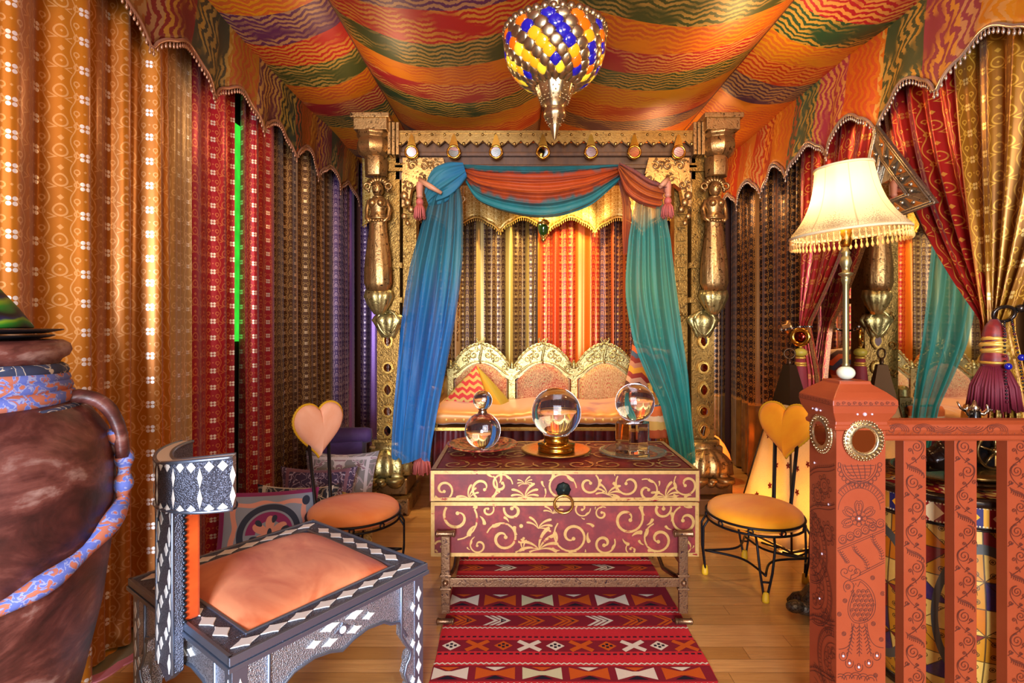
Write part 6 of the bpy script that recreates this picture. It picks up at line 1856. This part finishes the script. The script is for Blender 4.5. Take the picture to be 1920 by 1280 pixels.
b = MB(); b.lathe([(.012, .0), (.03, -.03), (.036, -.06), (.034, -.13), (.042, -.15), (.043, -.175), (.04, -.185)], q, 24, rip=lambda a, i: 1 + .04 * cos(8 * a)); finish(b, 'bound_head', leather('crimson_and_orange_silk', '#560a18', '#8c2014', .5, 14), t)
b = MB(); b.torus(q + V((0, 0, -.17)), .043, .006, 24, 6); finish(b, 'gold_band', GOLDT, t)
b = MB(); rnd = random.Random(6)
for k in range(90):
    a = TAU * k / 90; r0 = .036; r1 = .072 + rnd.uniform(-.012, .014); L = .34 + rnd.uniform(0, .02)
    p0_ = q + V((r0 * cos(a), r0 * sin(a), -.18)); p3 = q + V((r1 * cos(a), r1 * sin(a), -L))
    b.tube([p0_, p0_ * .5 + p3 * .5 + V((.012 * cos(a), .012 * sin(a), 0)), p3], [.004, .0048, .004], 5)
finish(b, 'thread_skirt', plain('crimson_thread', '#640e24', .65), t)
b = MB(); rc = q + V((.03, -.01, .02)); b.torus(rc, .038, .007, 26, 8, (0, 1, .3), ell=(1.1, .8)); b.tube([rc + V((.04, 0, .005)), rc + V((.075, .0, .02))], .006, 8); b.sph(rc + V((.055, -.01, .022)), .016, 12)
tag(recenter(finish(b, 'tieback_ring', plain('dark_nickel', '#4a4440', .25, .9))), 'dark metal tieback ring above the gold knotted tassel', 'holdback')
for dx, pts, lab in ((0, [q + V((0, -.045, -.01)), q + V((-.005, -.05, -.14)), q + V((-.02, -.078, -.33))], 'black bead string lying over the crimson tassel'), (.06, [q + V((.05, -.02, -.0)), q + V((.06, -.03, -.1)), q + V((.095, -.03, -.3))], 'black bead string with a blue bead hanging beside the crimson tassel')):
    pts = [V(p) for p in bez(*[tuple(p) for p in (pts[0], pts[0] * .6 + pts[1] * .4, pts[1], pts[2])], 20)]
    b = beads(pts, .0045, None, .011); b.mi = 2; m_ = pts[13] + V((0, -.012, 0)); b.sph(m_, .013, 12)
    tag(recenter(finish(b, 'bead_string', [BBK, plain('garnet_bead', '#4a1420', .2), plain('cobalt_bead', '#141a8a', .08)])), lab, 'bead string')
# ---------------------------------------------------------------- clay jar with wound cloth
jc = V((-1.262, 1.20, 0)); jy = 1.2
jar = thing('clay_jar', 'large weathered clay jar with printed cloth rope wound around its neck', 'jar', tuple(jc))
prof = [(.0, .0), (.12, 0), (.13, .02), (.135, .1), (.175, .3), (.222, .5), (.255, .66), (.276, .82), (.286, .95), (.285, 1.02), (.270, 1.09), (.235, 1.145), (.195, 1.172), (.176, 1.185), (.172, 1.22), (.172, 1.255), (.180, 1.270), (.192, 1.278), (.197, 1.292), (.193, 1.307), (.180, 1.316), (.165, 1.316), (.155, 1.30), (.15, 1.2), (.0, 1.15)]
b = MB(); b.lathe(prof, jc, 72, rip=lambda a, i: 1 + .006 * sin(3 * a + i)); finish(b, 'body', CLAY, jar)
b = MB(); dv = V((cos(.5), sin(.5), 0))
def hpt(x, z): return jc + dv * x + V((0, 0, z))
b.tube([hpt(*p) for p in bez((.17, 1.165), (.235, 1.20), (.30, 1.16), (.30, 1.02), 22)], [.026] * 6 + [.024] * 8 + [.022] * 8, 12, flat=.7); finish(b, 'handle', CLAY, jar)
for k, (z, r, rr, m) in enumerate(((1.150, .206, .013, PRINTN), (1.175, .188, .019, PRINT), (1.203, .184, .017, PRINT), (1.228, .181, .015, PRINT), (1.250, .176, .017, PRINTN))):
    b = MB(); pts = [jc + V((r * cos(TAU * i / 60), r * sin(TAU * i / 60), z + .007 * sin(TAU * i / 60 + k))) for i in range(60)]
    b.tube(pts, rr, 10, closed=True); finish(b, 'neck_wrap', m, jar)
# rope hanging from the handle and sagging round the belly
def radius(z): return smoothtab([(p[1], p[0]) for p in prof[2:11]], z)[0]
b = MB(); pts = []
for i in range(50):
    t_ = i / 49
    if t_ < .4:
        k = t_ / .4; a = .5 + .03 * sin(k * 5); z = 1.09 - .17 * k; r = radius(z) + .016
    else:
        k = (t_ - .4) / .6; a = .5 - 2.4 * k; z = .92 - .13 * sin(PI * .5 * min(1, k * 1.6)) - .02 * k; r = radius(z) + .018
    pts.append(jc + V((r * cos(a), r * sin(a), z)))
b.tube(pts, [.018 + .005 * sin(i * .9) for i in range(50)], 12)
finish(b, 'cloth_rope', PRINT, jar)
hc = jc + V((0, 0, 1.317))
t = thing('plate', 'two thin black lacquer plates stacked on the mouth of the clay jar', 'plate', tuple(hc))
for k, (r, z, tl) in enumerate(((.165, .0, .0), (.182, .014, .02))):
    b = MB(); b.lathe([(.0, z), (r * .8, z), (r, z + .008), (r, z + .011), (r * .8, z + .004), (.0, z + .004)], hc, 56); finish(b, 'disc', LACQ, t)
b = MB(); b.lathe([(.125, .026), (.128, .03), (.1, .075), (.06, .13), (.02, .17), (.0, .175)], hc, 48); tag(recenter(finish(b, 'cone_hat', GREENW)), 'green and blue striped cone hat on top of the clay jar', 'hat')
# ---------------------------------------------------------------- floor cushions
SIL = plain('silver_grey_silk', '#98a4b4', .45, .2)
def motif_cushion():
    """appliqued cushion: magenta border, blue-grey ground, salmon frame, navy and magenta flower roundel"""
    M = Mat('applique_velvet'); u, v, _ = coords('UV')
    W_, H_ = .50, .44
    ax, ay = ab(u), ab(v)
    bx = mx(ax / (W_ / 2), ay / (H_ / 2))
    r = hyp(u / 1.05, v); an = mth('ARCTAN2', v, u)
    col = mix(bx > .9, H('#8a96aa'), H('#8a1c66'))
    fram = mth('MULTIPLY', bx < .8, bx > .52)
    wav = ab(bx - .70 - sn(an * 8.0) * .03) < .055
    col = mix(wav, col, H('#dc9a88'))
    col = mix(r < .155, col, H('#8a96aa')); col = mix(mth('MULTIPLY', r < .150, r > .120), col, H('#1c2a46'))
    col = mix(mth('MULTIPLY', mth('MULTIPLY', r < .110, r > .065), v > 0.0), col, H('#8a1c66'))
    pet = r < (.035 + ab(sn(an * 3.0)) * .055); col = mix(pet, col, H('#dc9a88'))
    lf = hyp(fr(an * (6 / TAU) + .25) - .5, (r - .075) * 8.0) < .16; col = mix(lf, col, H('#1c2a46'))
    cor = hyp((ax - W_ * .36) * 1.2, ay - H_ * .36) < .026; col = mix(cor, col, H('#1c2a46'))
    core = hyp(u * 2.4, v) < .028; col = mix(core, col, H('#1c2a46'))
    M.set(col=col, rough=.7, sheen=.4, nrm=bump(noise(vec(u, v), 260, 1), .15, .002)); return M.m
b = MB(); o_ = V((-1.335, 2.80, .03)); u_ = V((.40, .25, 0)).normalized(); w_ = (V((0, 0, 1)) + V((-.25, .4, 0)) * .45 + u_ * .10).normalized(); u_ = (u_ - w_ * u_.dot(w_)).normalized()
pillow(b, (o_, u_, w_, u_.cross(w_)), .50, .44, .11, pinch=.06)
tag(recenter(finish(b, 'cushion', motif_cushion())), 'magenta edged cushion with a navy flower roundel behind the inlaid chair', 'cushion')
def swirl(name, c1, c2, c3, sc_=14, th=.03):
    M = Mat(name); u, v, _ = coords('UV')
    n = noise(vec(ab(u), v), sc_, 1, .4, 1.0); bx = mx(ab(u) * 4.0, ab(v) * 4.0)
    col = mix(ab(n - .5) < th, H(c1), H(c2)); col = mix(ab(n - .5) < th * .4, col, H(c3))
    col = mix(ab(bx - .78) < .05, col, H(c2))
    M.set(col=col, rough=.75, sheen=.3); return M.m
def cush(name, label, o, u, tilt, w, h, th, m, roll=0):
    b = MB(); u = V(u).normalized(); w_ = (V((0, 0, 1)) + V(tilt) + u * roll).normalized(); u = (u - w_ * u.dot(w_)).normalized()
    pillow(b, (V(o), u, w_, u.cross(w_)), w, h, th); tag(recenter(finish(b, name, m)), label, 'cushion')
cush('cushion', 'grey cushion with pale swirl applique leaning on the rear curtain by the plinth', (-1.235, 3.60, .015), (1, .05, 0), (0, .3, 0), .51, .48, .13, swirl('grey_applique', '#7c7878', '#c0b8bc', '#8a6a78', 11, .05))
cush('cushion', 'dark navy cushion with cream curls behind the magenta edged one', (-1.34, 3.14, .015), (1, .15, 0), (0, .3, 0), .48, .385, .12, swirl('navy_applique', '#1e2434', '#c8c0b0', '#2a3044', 12, .035))
cush('cushion', 'purple and blue kilim cushion wedged behind the rods of the heart chair', (-1.31, 3.40, .02), (1, .05, 0), (0, .25, 0), .50, .42, .12, swirl('kilim_patchwork', '#3a2a4c', '#7a5060', '#a8a8c0', 26, .06))
cush('cushion', 'small gold brocade cushion in front of the grey one', (-.985, 3.2, .02), (1, -.1, 0), (0, .3, 0), .22, .32, .09, swirl('gold_brocade_cushion', '#a88434', '#d8c078', '#8a6420', 30, .05))
b = MB(); b.lathe([(.0, -.24), (.05, -.235), (.06, -.2), (.062, 0), (.06, .2), (.05, .235), (.0, .24)], (-1.38, 4.12, .50), 24, axis=V((1, .1, 0)))
b.boxz(-1.6, -1.2, 4.08, 4.2, .0, .46)
tag(recenter(finish(b, 'bolster', leather('purple_velvet', '#3a2450', '#5a3c78', .7, 5))), 'purple velvet bolster on a low stand behind the grey cushion', 'cushion')
# scalloped mat under the gold curtain
mc = V((-1.72, 2.2, 0)); b = MB()
def sca(r): return [(max(-.07, r * (1 + .10 * abs(cos(4 * TAU * i / 96))) * cos(TAU * i / 96)), r * 1.4 * (1 + .10 * abs(cos(4 * TAU * i / 96))) * sin(TAU * i / 96)) for i in range(96)]
ff_ = (mc + V((0, 0, .0005)), V((1, 0, 0)), V((0, 1, 0)), V((0, 0, 1)))
b.prism(sca(.165), ff_, .006, 0); b.prism(sca(.125), ff_, .0068, 1); b.prism(sca(.05), ff_, .0076, 2)
tag(recenter(finish(b, 'scalloped_mat', [plain('rose_felt', '#c07078', .8), plain('olive_felt', '#7a7050', .8), plain('orange_felt', '#d08a1c', .7)])), 'pink scalloped mat on the floor under the gold curtain hem', 'mat')
# cord behind the yellow chair
b = MB(); b.tube([(1.50, 3.30, .008), (1.56, 3.22, .008), (1.66, 3.24, .008), (1.72, 3.16, .008), (1.62, 3.10, .008), (1.56, 3.16, .008), (1.70, 3.05, .008), (1.85, 3.1, .008)], .006, 6)
tag(recenter(finish(b, 'lamp_cord', IRON)), 'loose black lamp cord on the floor behind the yellow heart chair', 'cord')
# ---------------------------------------------------------------- light
def lamp(kind, name, loc, energy, col, size=.1, rot=None, size2=None, spot=None, blend=.6):
    l = bpy.data.lights.new(name, kind); l.energy = energy; l.color = H(col)[:3]
    if kind == 'AREA':
        l.size = size
        if size2: l.shape = 'RECTANGLE'; l.size_y = size2
    else: l.shadow_soft_size = size
    if spot: l.spot_size = spot; l.spot_blend = blend
    o = bpy.data.objects.new(name, l); COL.objects.link(o); o.location = loc
    if rot is not None:
        o.rotation_euler = (V(rot) - V(loc)).to_track_quat('-Z', 'Y').to_euler()
    return o
# daylight from the open front of the shop, behind the viewer
lamp('AREA', 'daylight', (-.45, -3.4, 1.5), 400, '#eaeeff', 1.5, (-.7, 3.0, .9), 1.8)
lamp('AREA', 'front_fill', (1.3, -1.2, 2.7), 40, '#ffe0b8', 1.2, (.4, 3.2, .6), 1.2)  # added warm fill above the viewer, no fixture behind it
# pendant bulb
lamp('POINT', 'pendant_bulb', (.174, 2.6, 2.80), 25, '#ffc884', .05)
lamp('POINT', 'lamp_bulb', (1.02, 1.72, 1.74), 5, '#ffd8a0', .04)
# spotlights above the couch
lamp('SPOT', 'couch_spot', (.5, 4.45, 2.62), 110, '#ffdc90', .05, (.35, 5.2, 1.3), spot=1.9)
lamp('SPOT', 'couch_spot', (-.2, 4.3, 2.62), 70, '#ffe0a8', .05, (.15, 4.6, .7), spot=2.0)
# floor lamps behind the pillar
lamp('POINT', 'paper_lamp_bulb', (1.735, 3.42, .2), 6, '#ffcf70', .05)
lamp('POINT', 'shell_lamp_bulb', (1.62, 4.55, .30), 9, '#ff7a18', .05)
lamp('POINT', 'ceiling_fill', (1.3, 4.6, 2.5), 12, '#ffc890', .08)  # this and the next two: added fill lights without fixtures
lamp('POINT', 'ceiling_fill', (-.9, 3.3, 2.6), 5, '#ffd8a8', .1)
lamp('POINT', 'ceiling_fill', (1.3, 2.9, 2.62), 12, '#ffcc88', .1)
w = bpy.data.worlds.new('world'); sc.world = w; w.use_nodes = True
w.node_tree.nodes['Background'].inputs[0].default_value = H('#d4dcea'); w.node_tree.nodes['Background'].inputs[1].default_value = .55
vs = sc.view_settings; vs.view_transform = 'Standard'; vs.look = 'None'; vs.gamma = 1; vs.exposure = .55; vs.use_curve_mapping = False
